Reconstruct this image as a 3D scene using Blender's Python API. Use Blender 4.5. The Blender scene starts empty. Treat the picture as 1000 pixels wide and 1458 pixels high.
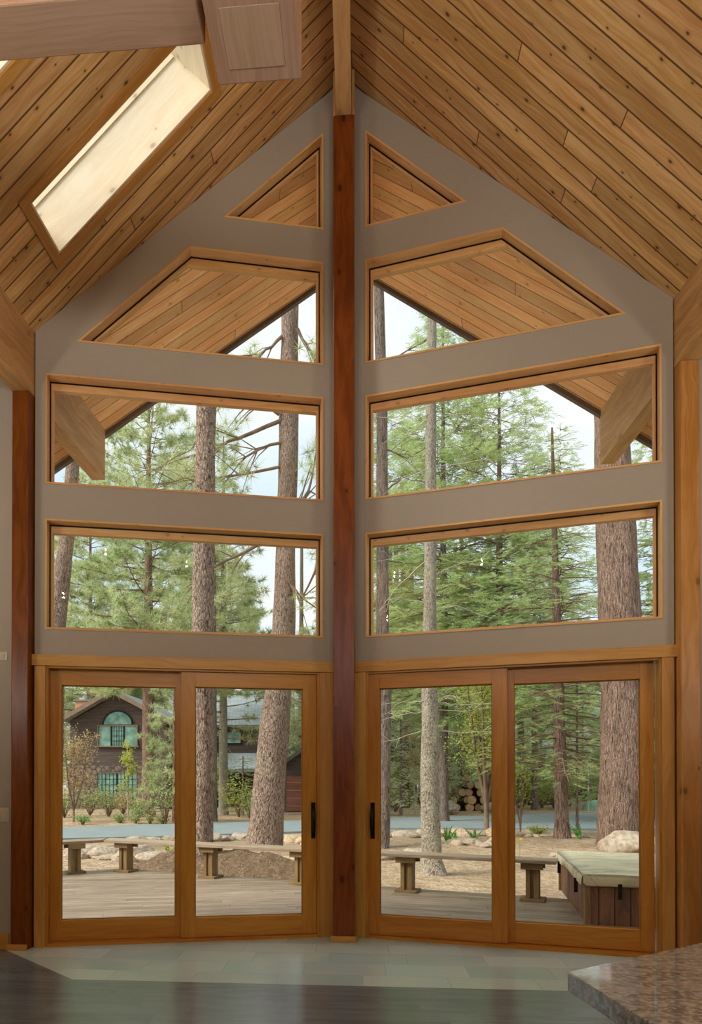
import bpy, math, random
import numpy as np
from mathutils import Vector, Matrix, noise
from mathutils.geometry import tessellate_polygon
random.seed(7); RNG = np.random.default_rng(11)
sc = bpy.context.scene
COL = sc.collection
pi = math.pi
# ------------------------------------------------------------------ camera
PSI, TH, F = .0762, .0071, 960.0
CAM = Vector((.1308, -6.271, 1.458)); PX, PY = 437.57, 1102.12
cd = bpy.data.cameras.new('camera'); co = bpy.data.objects.new('camera', cd); COL.objects.link(co)
cd.sensor_fit = 'VERTICAL'; cd.sensor_height = 36; cd.sensor_width = 36; cd.lens = F / 1458 * 36
cd.shift_x = (500 - PX) / 1458; cd.shift_y = (PY - 729) / 1458; cd.clip_end = 400
co.location = CAM; co.rotation_euler = (pi / 2 + TH, 0, PSI); sc.camera = co
def at(x, y, Y):                       # the world point seen at picture position x, y on the plane Y
    c, s, ct, st = math.cos(PSI), math.sin(PSI), math.cos(TH), math.sin(TH)
    R = Vector((c, s, 0)); D = Vector((-s * ct, c * ct, st)); U = Vector((s * st, -c * st, ct))
    r = R * ((x - PX) / F) + D - U * ((y - PY) / F)
    return CAM + r * ((Y - CAM.y) / r.y)
# ------------------------------------------------------------------ materials
class NT:
    def __init__(s, name):
        s.m = bpy.data.materials.new(name); s.m.use_nodes = True
        s.t = s.m.node_tree; s.t.nodes.clear()
    def n(s, typ, **kw):
        nd = s.t.nodes.new('ShaderNode' + typ)
        for k, v in kw.items():
            if k in ('ins',):
                for a, b in v.items(): s.put(nd.inputs[a], b)
            else: setattr(nd, k, v)
        return nd
    def put(s, sock, v):
        if isinstance(v, bpy.types.NodeSocket): s.t.links.new(v, sock)
        else:
            if sock.type == 'RGBA' and len(v) == 3: v = (*v, 1)
            sock.default_value = v
    def m_(s, op, a, b=0.0, c=0.0, clamp=False):
        nd = s.t.nodes.new('ShaderNodeMath'); nd.operation = op; nd.use_clamp = clamp
        s.put(nd.inputs[0], a); s.put(nd.inputs[1], b); s.put(nd.inputs[2], c); return nd.outputs[0]
    def mix(s, f, a, b, blend='MIX'):
        nd = s.t.nodes.new('ShaderNodeMix'); nd.data_type = 'RGBA'; nd.blend_type = blend
        s.put(nd.inputs[0], f); s.put(nd.inputs[6], a); s.put(nd.inputs[7], b); return nd.outputs[2]
    def ss(s, v, a, b):                # smooth step from a to b
        nd = s.t.nodes.new('ShaderNodeMapRange'); nd.interpolation_type = 'SMOOTHSTEP'
        s.put(nd.inputs[0], v); nd.inputs[1].default_value = a; nd.inputs[2].default_value = b; return nd.outputs[0]
    def vec(s, x, y, z=0.0):
        nd = s.t.nodes.new('ShaderNodeCombineXYZ')
        for i, q in enumerate((x, y, z)): s.put(nd.inputs[i], q)
        return nd.outputs[0]
    def sep(s, v):
        nd = s.t.nodes.new('ShaderNodeSeparateXYZ'); s.put(nd.inputs[0], v); return nd.outputs
    def noise(s, v, scale=1, detail=3, rough=.5, dist=0.0):
        nd = s.n('TexNoise'); s.put(nd.inputs['Vector'], v); nd.inputs['Scale'].default_value = scale
        nd.inputs['Detail'].default_value = detail; nd.inputs['Roughness'].default_value = rough
        nd.inputs['Distortion'].default_value = dist; return nd.outputs[0]
    def vor(s, v, scale=1, feature='F1', dims='3D'):
        nd = s.n('TexVoronoi', feature=feature, voronoi_dimensions=dims); s.put(nd.inputs['Vector'], v)
        nd.inputs['Scale'].default_value = scale; return nd.outputs[0]
    def wn(s, v):
        nd = s.n('TexWhiteNoise', noise_dimensions='1D'); s.put(nd.inputs['W'], v); return nd.outputs[0]
    def uv(s): return s.n('TexCoord').outputs['UV']
    def obj(s): return s.n('TexCoord').outputs['Object']
    def world(s): return s.n('NewGeometry').outputs['Position']
    def orand(s): return s.n('ObjectInfo').outputs['Random']
    def bump(s, h, strength=.5, dist=.01):
        nd = s.n('Bump'); nd.inputs['Strength'].default_value = strength; nd.inputs['Distance'].default_value = dist
        s.put(nd.inputs['Height'], h); return nd.outputs[0]
    def out(s, col, rough=.5, bump=None, spec=.5, metal=0.0, emit=None, es=0.0):
        p = s.n('BsdfPrincipled'); s.put(p.inputs['Base Color'], col); s.put(p.inputs['Roughness'], rough)
        s.put(p.inputs['Specular IOR Level'], spec); s.put(p.inputs['Metallic'], metal)
        if bump is not None: s.put(p.inputs['Normal'], bump)
        if emit is not None: s.put(p.inputs['Emission Color'], emit); p.inputs['Emission Strength'].default_value = es
        o = s.n('OutputMaterial'); s.t.links.new(p.outputs[0], o.inputs[0]); return s.m
def hexc(h):
    v = [int(h[i:i + 2], 16) / 255 for i in (0, 2, 4)]
    return tuple((c / 12.92 if c <= .04045 else ((c + .055) / 1.055) ** 2.4) for c in v)
def wood(name, c1, c2, bw=0, joint=2.6, knot=.6, rough=.55, vary=.3, groove=(.06, .03, .012), spec=.3, gs=26, knotc=(.07, .03, .012), kscale=3.0, gw=.03):
    t = NT(name); uv = t.sep(t.uv()); u, v = uv[0], uv[1]
    if bw:
        vb = t.m_('DIVIDE', v, bw); vi = t.m_('FLOOR', vb); vf = t.m_('FRACT', vb)
        r1 = t.wn(vi); ub = t.m_('ADD', t.m_('DIVIDE', u, joint), t.m_('MULTIPLY', r1, 7.3)); ui = t.m_('FLOOR', ub); uf = t.m_('FRACT', ub)
        idv = t.m_('ADD', t.m_('MULTIPLY', vi, 13.71), t.m_('MULTIPLY', ui, 3.13))
    else: idv = t.m_('MULTIPLY', t.orand(), 17.0)
    rid = t.wn(idv); rid2 = t.wn(t.m_('ADD', idv, 91.7))
    wob = t.noise(t.vec(t.m_('MULTIPLY', u, 1.3), t.m_('MULTIPLY', v, 3.0), idv), 1, 2)
    g = t.noise(t.vec(t.m_('MULTIPLY', u, 1.4), t.m_('ADD', t.m_('MULTIPLY', v, gs), t.m_('MULTIPLY', wob, 5.0)), t.m_('MULTIPLY', rid, 40.0)), 1.6, 5, .62)
    g2 = t.noise(t.vec(t.m_('MULTIPLY', u, .5), t.m_('MULTIPLY', v, 5.0), t.m_('MULTIPLY', rid2, 40.0)), 1.5, 2)
    f = t.ss(t.m_('ADD', t.m_('MULTIPLY', g, .62), t.m_('MULTIPLY', g2, .38)), .36, .64)
    col = t.mix(f, c1, c2)
    kv = t.n('TexVoronoi', feature='F1', voronoi_dimensions='2D'); t.put(kv.inputs['Vector'], t.vec(t.m_('ADD', t.m_('MULTIPLY', u, kscale), t.m_('MULTIPLY', rid, 9.0) if bw else 0.0), t.m_('MULTIPLY', v, kscale * 1.6), 0.0)); kv.inputs['Scale'].default_value = 1; kr = t.sep(kv.outputs['Color']); k = t.m_('DIVIDE', kv.outputs['Distance'], t.m_('ADD', .22, t.m_('MULTIPLY', kr[0], .8)))
    km = t.m_('MULTIPLY', t.ss(k, .085, .03), knot, clamp=True); ring = t.m_('MULTIPLY', t.ss(k, .2, .06), knot * .35, clamp=True)
    col = t.mix(ring, col, (c2[0] * .6, c2[1] * .5, c2[2] * .45)); col = t.mix(km, col, knotc)
    val = t.m_('ADD', t.m_('MULTIPLY', rid, vary), 1 - vary * .5)
    hs = t.n('HueSaturation'); t.put(hs.inputs['Hue'], t.m_('ADD', .494, t.m_('MULTIPLY', rid2, .012))); t.put(hs.inputs['Value'], val); t.put(hs.inputs['Color'], col); col = hs.outputs[0]
    h = t.m_('MULTIPLY', g, .25)
    if bw:
        e = t.m_('ABSOLUTE', t.m_('SUBTRACT', vf, .5)); gm = t.ss(e, .5 - gw * 1.5, .5 - gw * .55)
        je = t.m_('ABSOLUTE', t.m_('SUBTRACT', uf, .5)); jm = t.ss(je, .4985, .4995); gm = t.m_('MAXIMUM', gm, jm)
        col = t.mix(gm, col, groove); h = t.m_('SUBTRACT', h, gm)
    return t.out(col, rough, t.bump(h, .5, .004), spec)
M = {}
M['ceiling'] = wood('ceiling_boards', hexc('deb47c'), hexc('c08e52'), bw=.135, joint=4.2, vary=.34, rough=.5, knot=.9, groove=(.13, .06, .02), gw=.045)
M['soffit'] = wood('soffit_boards', hexc('ffd49a'), hexc('f2b474'), bw=.135, joint=4, vary=.42, rough=.6, knot=.55, knotc=(.22, .10, .04), groove=(.25, .12, .05))
M['post_red'] = wood('red_fir', hexc('824416'), hexc('642f0a'), knot=.75, rough=.35, gs=16, kscale=1.6, vary=.05, knotc=(.02, .006, .003))
M['post_tan'] = wood('tan_fir', hexc('c08a4c'), hexc('a87034'), knot=.6, rough=.4, gs=16, kscale=1.8, vary=.05)
M['beam'] = wood('beam_fir', hexc('cda06a'), hexc('b08350'), knot=.35, rough=.6, gs=14, kscale=1.3, vary=.05)
M['beam_pale'] = wood('pale_rough_fir', hexc('b8967c'), hexc('a88468'), knot=.15, rough=.75, gs=40, kscale=1.1, vary=.05)
M['door'] = wood('stained_door_fir', hexc('c28a38'), hexc('ae7426'), knot=0, rough=.33, gs=22, vary=.1)
M['trim'] = wood('trim_fir', hexc('c8964e'), hexc('b5823a'), knot=.12, rough=.4, gs=22, vary=.1)
M['jamb'] = wood('window_jamb_fir', hexc('e2b47a'), hexc('cf9c60'), knot=.35, rough=.45, gs=20, vary=.1)
M['shaft'] = wood('pale_shaft_pine', hexc('f2e6cc'), hexc('e8d8b6'), knot=.5, rough=.6, gs=12, kscale=2.2, vary=.04, knotc=(.25, .15, .08))
M['deck'] = wood('weathered_deck_boards', hexc('ac9984'), hexc('82705e'), bw=.14, joint=3.2, vary=.3, rough=.42, knot=.2, groove=(.10, .075, .055), gs=18, gw=.022)
M['bench'] = wood('weathered_bench_wood', hexc('a8937c'), hexc('87725c'), knot=.1, rough=.7, gs=18, vary=.1)
M['bench_leg'] = wood('brown_bench_leg_wood', hexc('96794f'), hexc('745a3a'), knot=.1, rough=.7, gs=18, vary=.15)
M['tub_wood'] = wood('redwood_tub_panels', hexc('966850'), hexc('734c3a'), bw=.155, joint=5, knot=.1, rough=.6, gs=14, vary=.25, groove=(.03, .015, .01), gw=.035)
M['siding'] = wood('dark_lap_siding', hexc('64564f'), hexc('50443e'), bw=.22, joint=5, knot=0, rough=.8, vary=.15, groove=(.045, .035, .03), gw=.04)
M['garage_door'] = wood('red_brown_garage_door', hexc('8c5a48'), hexc('76483a'), bw=.42, joint=30, knot=0, rough=.6, vary=.15, groove=hexc('c07a5a'), gw=.035)
def plain(name, c, rough=.6, nscale=4, namt=.12, bump=.1, metal=0.0, spec=.4, c2=None):
    t = NT(name); o = t.obj(); a = t.noise(o, nscale, 4, .6)
    c2 = c2 or tuple(x * (1 - namt) for x in c)
    return t.out(t.mix(t.ss(a, .35, .65), c, c2), rough, t.bump(t.noise(o, nscale * 12, 2), bump, .004), spec, metal)
M['wall'] = plain('warm_white_paint', hexc('a89e8e'), .8, 1.5, .03, .06, spec=.2)
M['plate'] = plain('almond_plastic', hexc('bfb59c'), .4, 2, .03, .0)
M['black'] = plain('black_metal', (.012, .011, .01), .35, 5, .1, .0, metal=.6)
M['grey_metal'] = plain('grey_flashing', hexc('7d7a74'), .5, 3, .1, .02)
M['rake'] = plain('brown_rake_paint', hexc('8c7460'), .7, 3, .2, .05)
M['fascia'] = plain('brown_fascia', hexc('6b625a'), .7, 3, .2, .05)
M['shingle'] = None
def glass(name, tint=(1, 1, 1), ior=1.45):
    t = NT(name); tr = t.n('BsdfTransparent'); tr.inputs[0].default_value = (*tint, 1)
    gl = t.n('BsdfGlossy'); gl.inputs['Roughness'].default_value = 0
    fr = t.n('Fresnel'); bf = t.n('NewGeometry').outputs['Backfacing']; t.put(fr.inputs['IOR'], t.m_('ADD', ior, t.m_('MULTIPLY', bf, 1 / ior - ior)))
    mx = t.n('MixShader'); t.put(mx.inputs[0], fr.outputs[0]); t.put(mx.inputs[1], tr.outputs[0]); t.put(mx.inputs[2], gl.outputs[0])
    o = t.n('OutputMaterial'); t.put(o.inputs[0], mx.outputs[0]); return t.m
M['glass'] = glass('window_glass', (.97, .985, .975))
def mk_house_glass():
    t = NT('green_reflecting_glass'); a = t.noise(t.obj(), 2.2, 3)
    return t.out(t.mix(t.ss(a, .35, .65), hexc('8fb3a0'), hexc('5f8a78')), .12, None, .6)
M['house_glass'] = mk_house_glass()
def mk_granite():
    t = NT('granite_slab'); o = t.obj()
    rot = t.n('Mapping'); t.put(rot.inputs['Vector'], o); rot.inputs['Rotation'].default_value = (0, 0, -.12); rot.inputs['Scale'].default_value = (2.6, 17, 12)
    a = t.noise(rot.outputs[0], 1.6, 6, .68, .6); b = t.noise(o, 60, 3, .6); c = t.noise(rot.outputs[0], 4, 5, .7, .4)
    col = t.mix(t.ss(a, .38, .62), hexc('64696a'), hexc('929794'))
    col = t.mix(t.ss(b, .45, .62), col, hexc('a8adaa'))
    col = t.mix(t.m_('MULTIPLY', t.ss(c, .60, .68), .8), col, hexc('3a332c'))
    col = t.mix(t.m_('MULTIPLY', t.ss(t.noise(rot.outputs[0], 2.3, 5, .7), .55, .68), .5), col, hexc('a08c80'))
    return t.out(col, .05, None, .85)
M['granite'] = mk_granite()
def tiles(t, w, h, g, j0=.37):
    p = t.sep(t.world()); vb = t.m_('DIVIDE', p[1], h); vi = t.m_('FLOOR', vb); vf = t.m_('FRACT', vb)
    ub = t.m_('ADD', t.m_('DIVIDE', p[0], w), t.m_('MULTIPLY', t.wn(vi), 5.0)); ui = t.m_('FLOOR', ub); uf = t.m_('FRACT', ub)
    r = t.wn(t.m_('ADD', t.m_('MULTIPLY', vi, 7.13), t.m_('MULTIPLY', ui, 3.77)))
    ev = t.m_('MULTIPLY', t.m_('SUBTRACT', .5, t.m_('ABSOLUTE', t.m_('SUBTRACT', vf, .5))), h); eu = t.m_('MULTIPLY', t.m_('SUBTRACT', .5, t.m_('ABSOLUTE', t.m_('SUBTRACT', uf, .5))), w)
    return r, t.ss(t.m_('MINIMUM', eu, ev), g, g * .4), p
def mk_slate():
    t = NT('dark_slate_plank_tile'); r, gm, w = tiles(t, .9, .155, .003)
    n = t.noise(t.vec(t.m_('MULTIPLY', w[0], 2.5), t.m_('MULTIPLY', w[1], 14.0), t.m_('MULTIPLY', r, 9.0)), 1.2, 2, .5)
    col = t.mix(r, hexc('56666f'), hexc('697b84')); col = t.mix(t.m_('MULTIPLY', t.ss(n, .4, .7), .4), col, hexc('7c8b92')); col = t.mix(t.m_('MULTIPLY', gm, .5), col, hexc('7c8484'))
    m = t.out(col, .24, None, 1.0); t.m.node_tree.nodes['Principled BSDF'].inputs['IOR'].default_value = 1.75; return m
M['slate'] = mk_slate()
def mk_tile():
    t = NT('pale_green_stone_tile'); r, gm, w = tiles(t, .62, .31, .004)
    n = t.noise(t.vec(w[0], w[1], t.m_('MULTIPLY', r, 8.0)), 1.6, 1, .4)
    col = t.mix(r, hexc('bcd6d4'), hexc('a2bebc')); col = t.mix(t.m_('MULTIPLY', t.ss(n, .42, .62), .5), col, hexc('cbd8d0')); col = t.mix(t.m_('MULTIPLY', gm, .6), col, hexc('98a098'))
    return t.out(col, .24, None, .7)
M['tile'] = mk_tile()
def mk_bark(name, plate, plate2, crack, su=11, sv=3.6, depth=.04, crackw=.16, lichen=0):
    t = NT(name); uv = t.sep(t.uv()); w = t.noise(t.uv(), 7, 4, .65); w2 = t.noise(t.vec(uv[0], uv[1], 5.0), 3, 3, .6)
    vv = t.vec(t.m_('ADD', t.m_('MULTIPLY', uv[0], su), t.m_('MULTIPLY', w, 3.2)), t.m_('ADD', t.m_('MULTIPLY', uv[1], sv), t.m_('MULTIPLY', w2, 3.0)))
    e = t.vor(vv, 1, 'DISTANCE_TO_EDGE', '2D')
    fis = t.noise(t.vec(t.m_('MULTIPLY', uv[0], su * 1.5), t.m_('MULTIPLY', uv[1], sv * 1.1), 2.0), 1, 6, .72, .8)
    n = t.noise(t.uv(), 45, 4, .75); big = t.noise(t.uv(), 1.1, 3)
    col = t.mix(t.ss(n, .35, .65), plate, plate2); col = t.mix(t.m_('MULTIPLY', t.ss(big, .4, .65), .6), col, plate2)
    cm = t.m_('MAXIMUM', t.m_('MULTIPLY', t.ss(t.m_('ADD', e, t.m_('MULTIPLY', t.m_('SUBTRACT', n, .5), .3)), crackw, .0), .6), t.ss(fis, .52, .40))
    col = t.mix(t.m_('MULTIPLY', cm, .92), col, crack)
    if lichen: col = t.mix(t.m_('MULTIPLY', t.ss(t.noise(t.uv(), 3.3, 3), .52, .66), lichen), col, hexc('b9b99a'))
    h = t.m_('ADD', t.m_('MULTIPLY', t.ss(e, 0, .3), .6), t.m_('ADD', t.m_('MULTIPLY', fis, 1.2), t.m_('MULTIPLY', n, .35)))
    return t.out(col, .95, t.bump(h, .8, depth), .1)
M['bark'] = mk_bark('grey_brown_plated_bark', hexc('cdb4a0'), hexc('a58a78'), hexc('40322a'), su=17, sv=7, crackw=.24)
M['bark_red'] = mk_bark('red_brown_bark', hexc('bf9a86'), hexc('a07c6a'), hexc('543c32'), su=13, sv=4)
M['bark_big'] = mk_bark('furrowed_brown_bark', hexc('bfa08c'), hexc('a08270'), hexc('3e2f28'), su=17, sv=3.0, depth=.06, crackw=.22)
M['bark_pale'] = mk_bark('pale_grey_bark', hexc('c9bda9'), hexc('a69885'), hexc('5c5042'), su=20, sv=13, depth=.02, lichen=.4)
M['bark_dark'] = mk_bark('dark_bark', hexc('a89688'), hexc('8a786c'), hexc('4c4038'), su=16, sv=3.5)
M['twig'] = plain('twig_bark', hexc('87705e'), .95, 3, .3, .1, spec=.1)
M['twig_pale'] = plain('bare_pale_branch', hexc('c2b6a6'), .95, 3, .25, .1, spec=.1)
def leafmat(name, c1, c2, c3=None, tl=.55):
    t = NT(name); g = t.n('NewGeometry')
    n = t.noise(t.world(), .9, 3, .6); n2 = t.noise(t.world(), 9, 2, .6)
    col = t.mix(t.ss(n, .35, .65), c1, c2); col = t.mix(t.m_('MULTIPLY', t.ss(n2, .5, .72), .6), col, c3 or c2)
    hs = t.n('HueSaturation'); t.put(hs.inputs['Hue'], t.m_('ADD', .485, t.m_('MULTIPLY', t.orand(), .03))); t.put(hs.inputs['Value'], t.m_('ADD', .9, t.m_('MULTIPLY', t.orand(), .2))); t.put(hs.inputs['Color'], col)
    d = t.n('BsdfDiffuse'); t.put(d.inputs[0], hs.outputs[0]); tr = t.n('BsdfTranslucent'); t.put(tr.inputs[0], hs.outputs[0])
    mx = t.n('MixShader'); mx.inputs[0].default_value = tl; t.put(mx.inputs[1], d.outputs[0]); t.put(mx.inputs[2], tr.outputs[0])
    o = t.n('OutputMaterial'); t.put(o.inputs[0], mx.outputs[0]); return t.m
M['pine'] = leafmat('pine_needles', hexc('c6c898'), hexc('a9b580'), hexc('d6cfa4'))
M['fir'] = leafmat('fir_needles', hexc('bfcb8e'), hexc('a0b678'), hexc('ccc292'))
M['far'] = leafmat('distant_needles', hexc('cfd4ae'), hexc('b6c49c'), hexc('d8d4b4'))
M['aspen'] = leafmat('yellow_green_leaves', hexc('bfcc66'), hexc('9fba58'), hexc('e0cf62'))
M['yleaf'] = leafmat('bright_yellow_green_leaves', hexc('c9cf66'), hexc('a6b955'), hexc('d9d06c'))
M['tanleaf'] = leafmat('dry_tan_leaves', hexc('cdb486'), hexc('b0936a'), hexc('c99f7c'))
M['creamleaf'] = leafmat('cream_leaves', hexc('e3d3a2'), hexc('cfb98a'), hexc('dcb690'))
M['shrub'] = leafmat('shrub_leaves', hexc('b4c07e'), hexc('96ac6c'), hexc('c9b48a'))
M['iris'] = leafmat('iris_leaves', hexc('8fc268'), hexc('6fae58'), hexc('a9cf80'))
M['yellow'] = leafmat('yellow_petals', hexc('f0c820'), hexc('e6b410'))
def mk_ground():
    t = NT('needle_strewn_dirt'); p = t.world(); a = t.noise(p, .5, 4, .6); b = t.noise(p, 5, 5, .7); c = t.vor(p, 14)
    col = t.mix(t.ss(a, .35, .65), hexc('bba388'), hexc('a38b70')); col = t.mix(t.m_('MULTIPLY', t.ss(b, .42, .6), .6), col, hexc('82694f'))
    col = t.mix(t.m_('MULTIPLY', t.ss(c, .35, .1), .45), col, hexc('dcc6a4'))
    col = t.mix(t.m_('MULTIPLY', t.ss(t.noise(p, 22, 4, .7), .55, .66), .55), col, hexc('6d573f'))
    return t.out(col, 1.0, t.bump(t.m_('ADD', b, t.m_('MULTIPLY', c, .5)), .8, .05), .05)
M['ground'] = mk_ground()
def mk_mulch():
    t = NT('dug_over_earth'); p = t.world(); n = t.noise(p, 16, 5, .75, 1.5); e = t.noise(p, 45, 3, .7)
    col = t.mix(t.ss(n, .4, .6), hexc('84694f'), hexc('b0957a')); col = t.mix(t.m_('MULTIPLY', t.ss(e, .5, .62), .6), col, hexc('5c4836'))
    return t.out(col, 1.0, t.bump(n, 1.0, .08), .05)
M['mulch'] = mk_mulch()
M['asphalt'] = plain('grey_blue_asphalt', hexc('8b9496'), .55, 1.2, .12, .3, spec=.5)
M['rock'] = plain('tan_granite_rock', hexc('b8a894'), .9, 5, .0, .6, spec=.15, c2=hexc('94816c'))
M['rock_warm'] = plain('warm_cobble', hexc('cdb496'), .9, 6, .0, .4, spec=.15, c2=hexc('a88d72'))
M['stone_wall'] = None
def mk_stone():
    t = NT('stone_veneer'); v = t.vor(t.obj(), 3.2); e = t.vor(t.obj(), 3.2, 'DISTANCE_TO_EDGE')
    col = t.mix(t.ss(v, .1, .6), hexc('8a786a'), hexc('6e6156')); col = t.mix(t.ss(e, .08, .02), col, hexc('4a4038'))
    return t.out(col, .95, t.bump(e, .8, .04), .1)
M['stone'] = mk_stone()
def mk_shingle():
    t = NT('grey_roof_shingles'); br = t.n('TexBrick'); t.put(br.inputs['Vector'], t.uv())
    for k, v in (('Scale', 1.0), ('Brick Width', .5), ('Row Height', .28), ('Mortar Size', .012), ('Bias', 0.0)): br.inputs[k].default_value = v
    t.put(br.inputs['Color1'], hexc('8d9598')); t.put(br.inputs['Color2'], hexc('a0a6a8')); t.put(br.inputs['Mortar'], hexc('5c6265'))
    return t.out(br.outputs[0], .9, None, .2)
M['shingle'] = mk_shingle()
def mk_cover():
    t = NT('weathered_vinyl_cover'); w = t.sep(t.world())
    n = t.noise(t.vec(t.m_('MULTIPLY', w[0], 1.3), t.m_('MULTIPLY', w[1], 5.0), w[2]), 1.3, 5, .65, .7)
    col = t.mix(t.ss(n, .44, .58), hexc('e2d6b2'), hexc('cdbf9c'))
    col = t.mix(t.m_('MULTIPLY', t.ss(t.noise(t.world(), 2.2, 5, .7, 1.2), .55, .64), .6), col, hexc('a5a69c'))
    return t.out(col, .75, t.bump(t.noise(t.world(), 3, 3), .3, .03), .15)
M['cover'] = mk_cover()
M['copper'] = plain('copper_cladding', hexc('c78a63'), .6, 4, .2, .05)
M['tarp'] = plain('faded_green_plastic', hexc('8fae98'), .6, 2, .15, .05)
M['log_end'] = plain('cut_log_wood', hexc('d8ac80'), .8, 6, .2, .05)
def emis(name, c, s):
    t = NT(name); e = t.n('Emission'); e.inputs[0].default_value = (*c, 1); e.inputs[1].default_value = s
    o = t.n('OutputMaterial'); t.put(o.inputs[0], e.outputs[0]); return t.m
M['bulb'] = emis('lamp_bulb_glow', (1, .72, .38), 60)
# ------------------------------------------------------------------ mesh builder
class MB:
    def __init__(s): s.v = []; s.f = []; s.uv = []; s.sm = []
    def face(s, pts, uvs, smooth=False):
        b = len(s.v); s.v += [tuple(p) for p in pts]; s.f.append(tuple(range(b, b + len(pts)))); s.uv += [tuple(q) for q in uvs]; s.sm.append(smooth)
    def box(s, c, X, Y, Z, grain=None):             # centre and three half vectors
        c = Vector(c); A = [Vector(X), Vector(Y), Vector(Z)]; L = [a.length for a in A]
        g = grain if grain is not None else L.index(max(L)); r0 = random.random() * 20; r1 = random.random() * 20
        flip = A[0].cross(A[1]).dot(A[2]) < 0
        for k in range(3):
            i, j = [(1, 2), (2, 0), (0, 1)][k]
            for sg in (1, -1):
                q = [(-1, -1), (1, -1), (1, 1), (-1, 1)]
                if (sg < 0) != flip: q = q[::-1]
                pts = [c + A[k] * sg + A[i] * a + A[j] * b for a, b in q]
                if j == g or k == g: us = [(b * L[j] + r0, a * L[i] + r1) for a, b in q]
                else: us = [(a * L[i] + r0, b * L[j] + r1) for a, b in q]
                s.face(pts, us)
        return s
    def bx(s, x0, x1, y0, y1, z0, z1, grain=None):
        return s.box(((x0 + x1) / 2, (y0 + y1) / 2, (z0 + z1) / 2), ((x1 - x0) / 2, 0, 0), (0, (y1 - y0) / 2, 0), (0, 0, (z1 - z0) / 2), grain)
    def prism(s, poly, holes, fa, fb, uvf=None, sides=True):    # polygon (2D) with holes between the maps fa and fb
        loops = [poly] + list(holes); flat = [p for l in loops for p in l]
        tri = tessellate_polygon([[Vector((p[0], p[1], 0)) for p in l] for l in loops])
        uvf = uvf or (lambda p: p)
        for t in tri:
            P = [flat[i] for i in t]
            ar = (P[1][0] - P[0][0]) * (P[2][1] - P[0][1]) - (P[2][0] - P[0][0]) * (P[1][1] - P[0][1])
            if ar < 0: P = P[::-1]
            s.face([fa(*p) for p in P], [uvf(p) for p in P]); s.face([fb(*p) for p in P[::-1]], [uvf(p) for p in P[::-1]])
        if sides:
            for l in loops:
                acc = 0
                for i in range(len(l)):
                    p, q = l[i], l[(i + 1) % len(l)]; d = math.dist(p, q)
                    a, b, c_, d_ = fa(*p), fa(*q), fb(*q), fb(*p); h = (Vector(a) - Vector(d_)).length
                    s.face([a, b, c_, d_], [(acc, 0), (acc + d, 0), (acc + d, h), (acc, h)]); acc += d
        return s
    def ring(s, P, Q, fa, fb):
        n = len(P)
        for i in range(n):
            a, b, c_, d_ = P[i], P[(i + 1) % n], Q[(i + 1) % n], Q[i]; L = math.dist(a, b); w = .06; o = random.random() * 9
            for f, rv in ((fa, 0), (fb, 1)):
                pts = [f(*a), f(*b), f(*c_), f(*d_)]; us = [(o, o), (o + L, o), (o + L, o + w), (o, o + w)]
                s.face(pts[::-1] if rv else pts, us[::-1] if rv else us)
            for (p, q) in ((a, b), (d_, c_)):
                h = (Vector(fa(*p)) - Vector(fb(*p))).length
                s.face([fa(*p), fa(*q), fb(*q), fb(*p)], [(o, 0), (o + L, 0), (o + L, h), (o, h)])
        return s
    def tube(s, pts, rad, seg=8, smooth=True, caps=True, jit=0):
        pts = [Vector(p) for p in pts]; n = len(pts); rings = []; L = 0; r0 = random.random() * 10
        up = Vector((1, 0, 0)) if abs((pts[-1] - pts[0]).normalized().x) < .8 else Vector((0, 1, 0))
        for i, p in enumerate(pts):
            d = (pts[min(i + 1, n - 1)] - pts[max(i - 1, 0)]).normalized(); a = d.cross(up).normalized(); b = d.cross(a)
            r = rad[i] if isinstance(rad, (list, tuple)) else rad; R = []
            for k in range(seg):
                th = 2 * pi * k / seg; rr = r * (1 + (jit * (noise.noise(Vector((math.cos(th) * 2.2, math.sin(th) * 2.2, p.z * .8 + r0))) if jit else 0)))
                R.append(p + (a * math.cos(th) + b * math.sin(th)) * rr)
            if i: L += (p - pts[i - 1]).length
            rings.append((R, L, r))
        base = len(s.v)
        for R, _, _ in rings: s.v += [tuple(q) for q in R]
        for i in range(n - 1):
            for k in range(seg):
                k2 = (k + 1) % seg
                s.f.append((base + i * seg + k, base + i * seg + k2, base + (i + 1) * seg + k2, base + (i + 1) * seg + k))
                r = max(rings[0][2], .02) * 2 * pi / seg
                s.uv += [(k * r + r0, rings[i][1]), ((k + 1) * r + r0, rings[i][1]), ((k + 1) * r + r0, rings[i + 1][1]), (k * r + r0, rings[i + 1][1])]
                s.sm.append(smooth)
        if caps:
            for off in (0, (n - 1) * seg):
                s.f.append(tuple(base + off + k for k in range(seg))); s.uv += [(math.cos(2 * pi * k / seg) * .1, math.sin(2 * pi * k / seg) * .1) for k in range(seg)]; s.sm.append(False)
        return s
    def build(s, name, mat, parent=None, bevel=0):
        me = bpy.data.meshes.new(name); me.from_pydata(s.v, [], s.f)
        ul = me.uv_layers.new(name='UVMap'); ul.data.foreach_set('uv', np.array(s.uv, dtype=np.float32).ravel())
        me.polygons.foreach_set('use_smooth', s.sm); me.materials.append(M[mat] if isinstance(mat, str) else mat); me.update()
        o = bpy.data.objects.new(name, me); COL.objects.link(o)
        if parent: o.parent = parent
        if bevel:
            b = o.modifiers.new('bevel', 'BEVEL'); b.width = bevel; b.segments = 2; b.limit_method = 'ANGLE'
            w = o.modifiers.new('weld', 'WELD'); w.merge_threshold = .0004
            o.modifiers.move(1, 0)
        return o
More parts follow.
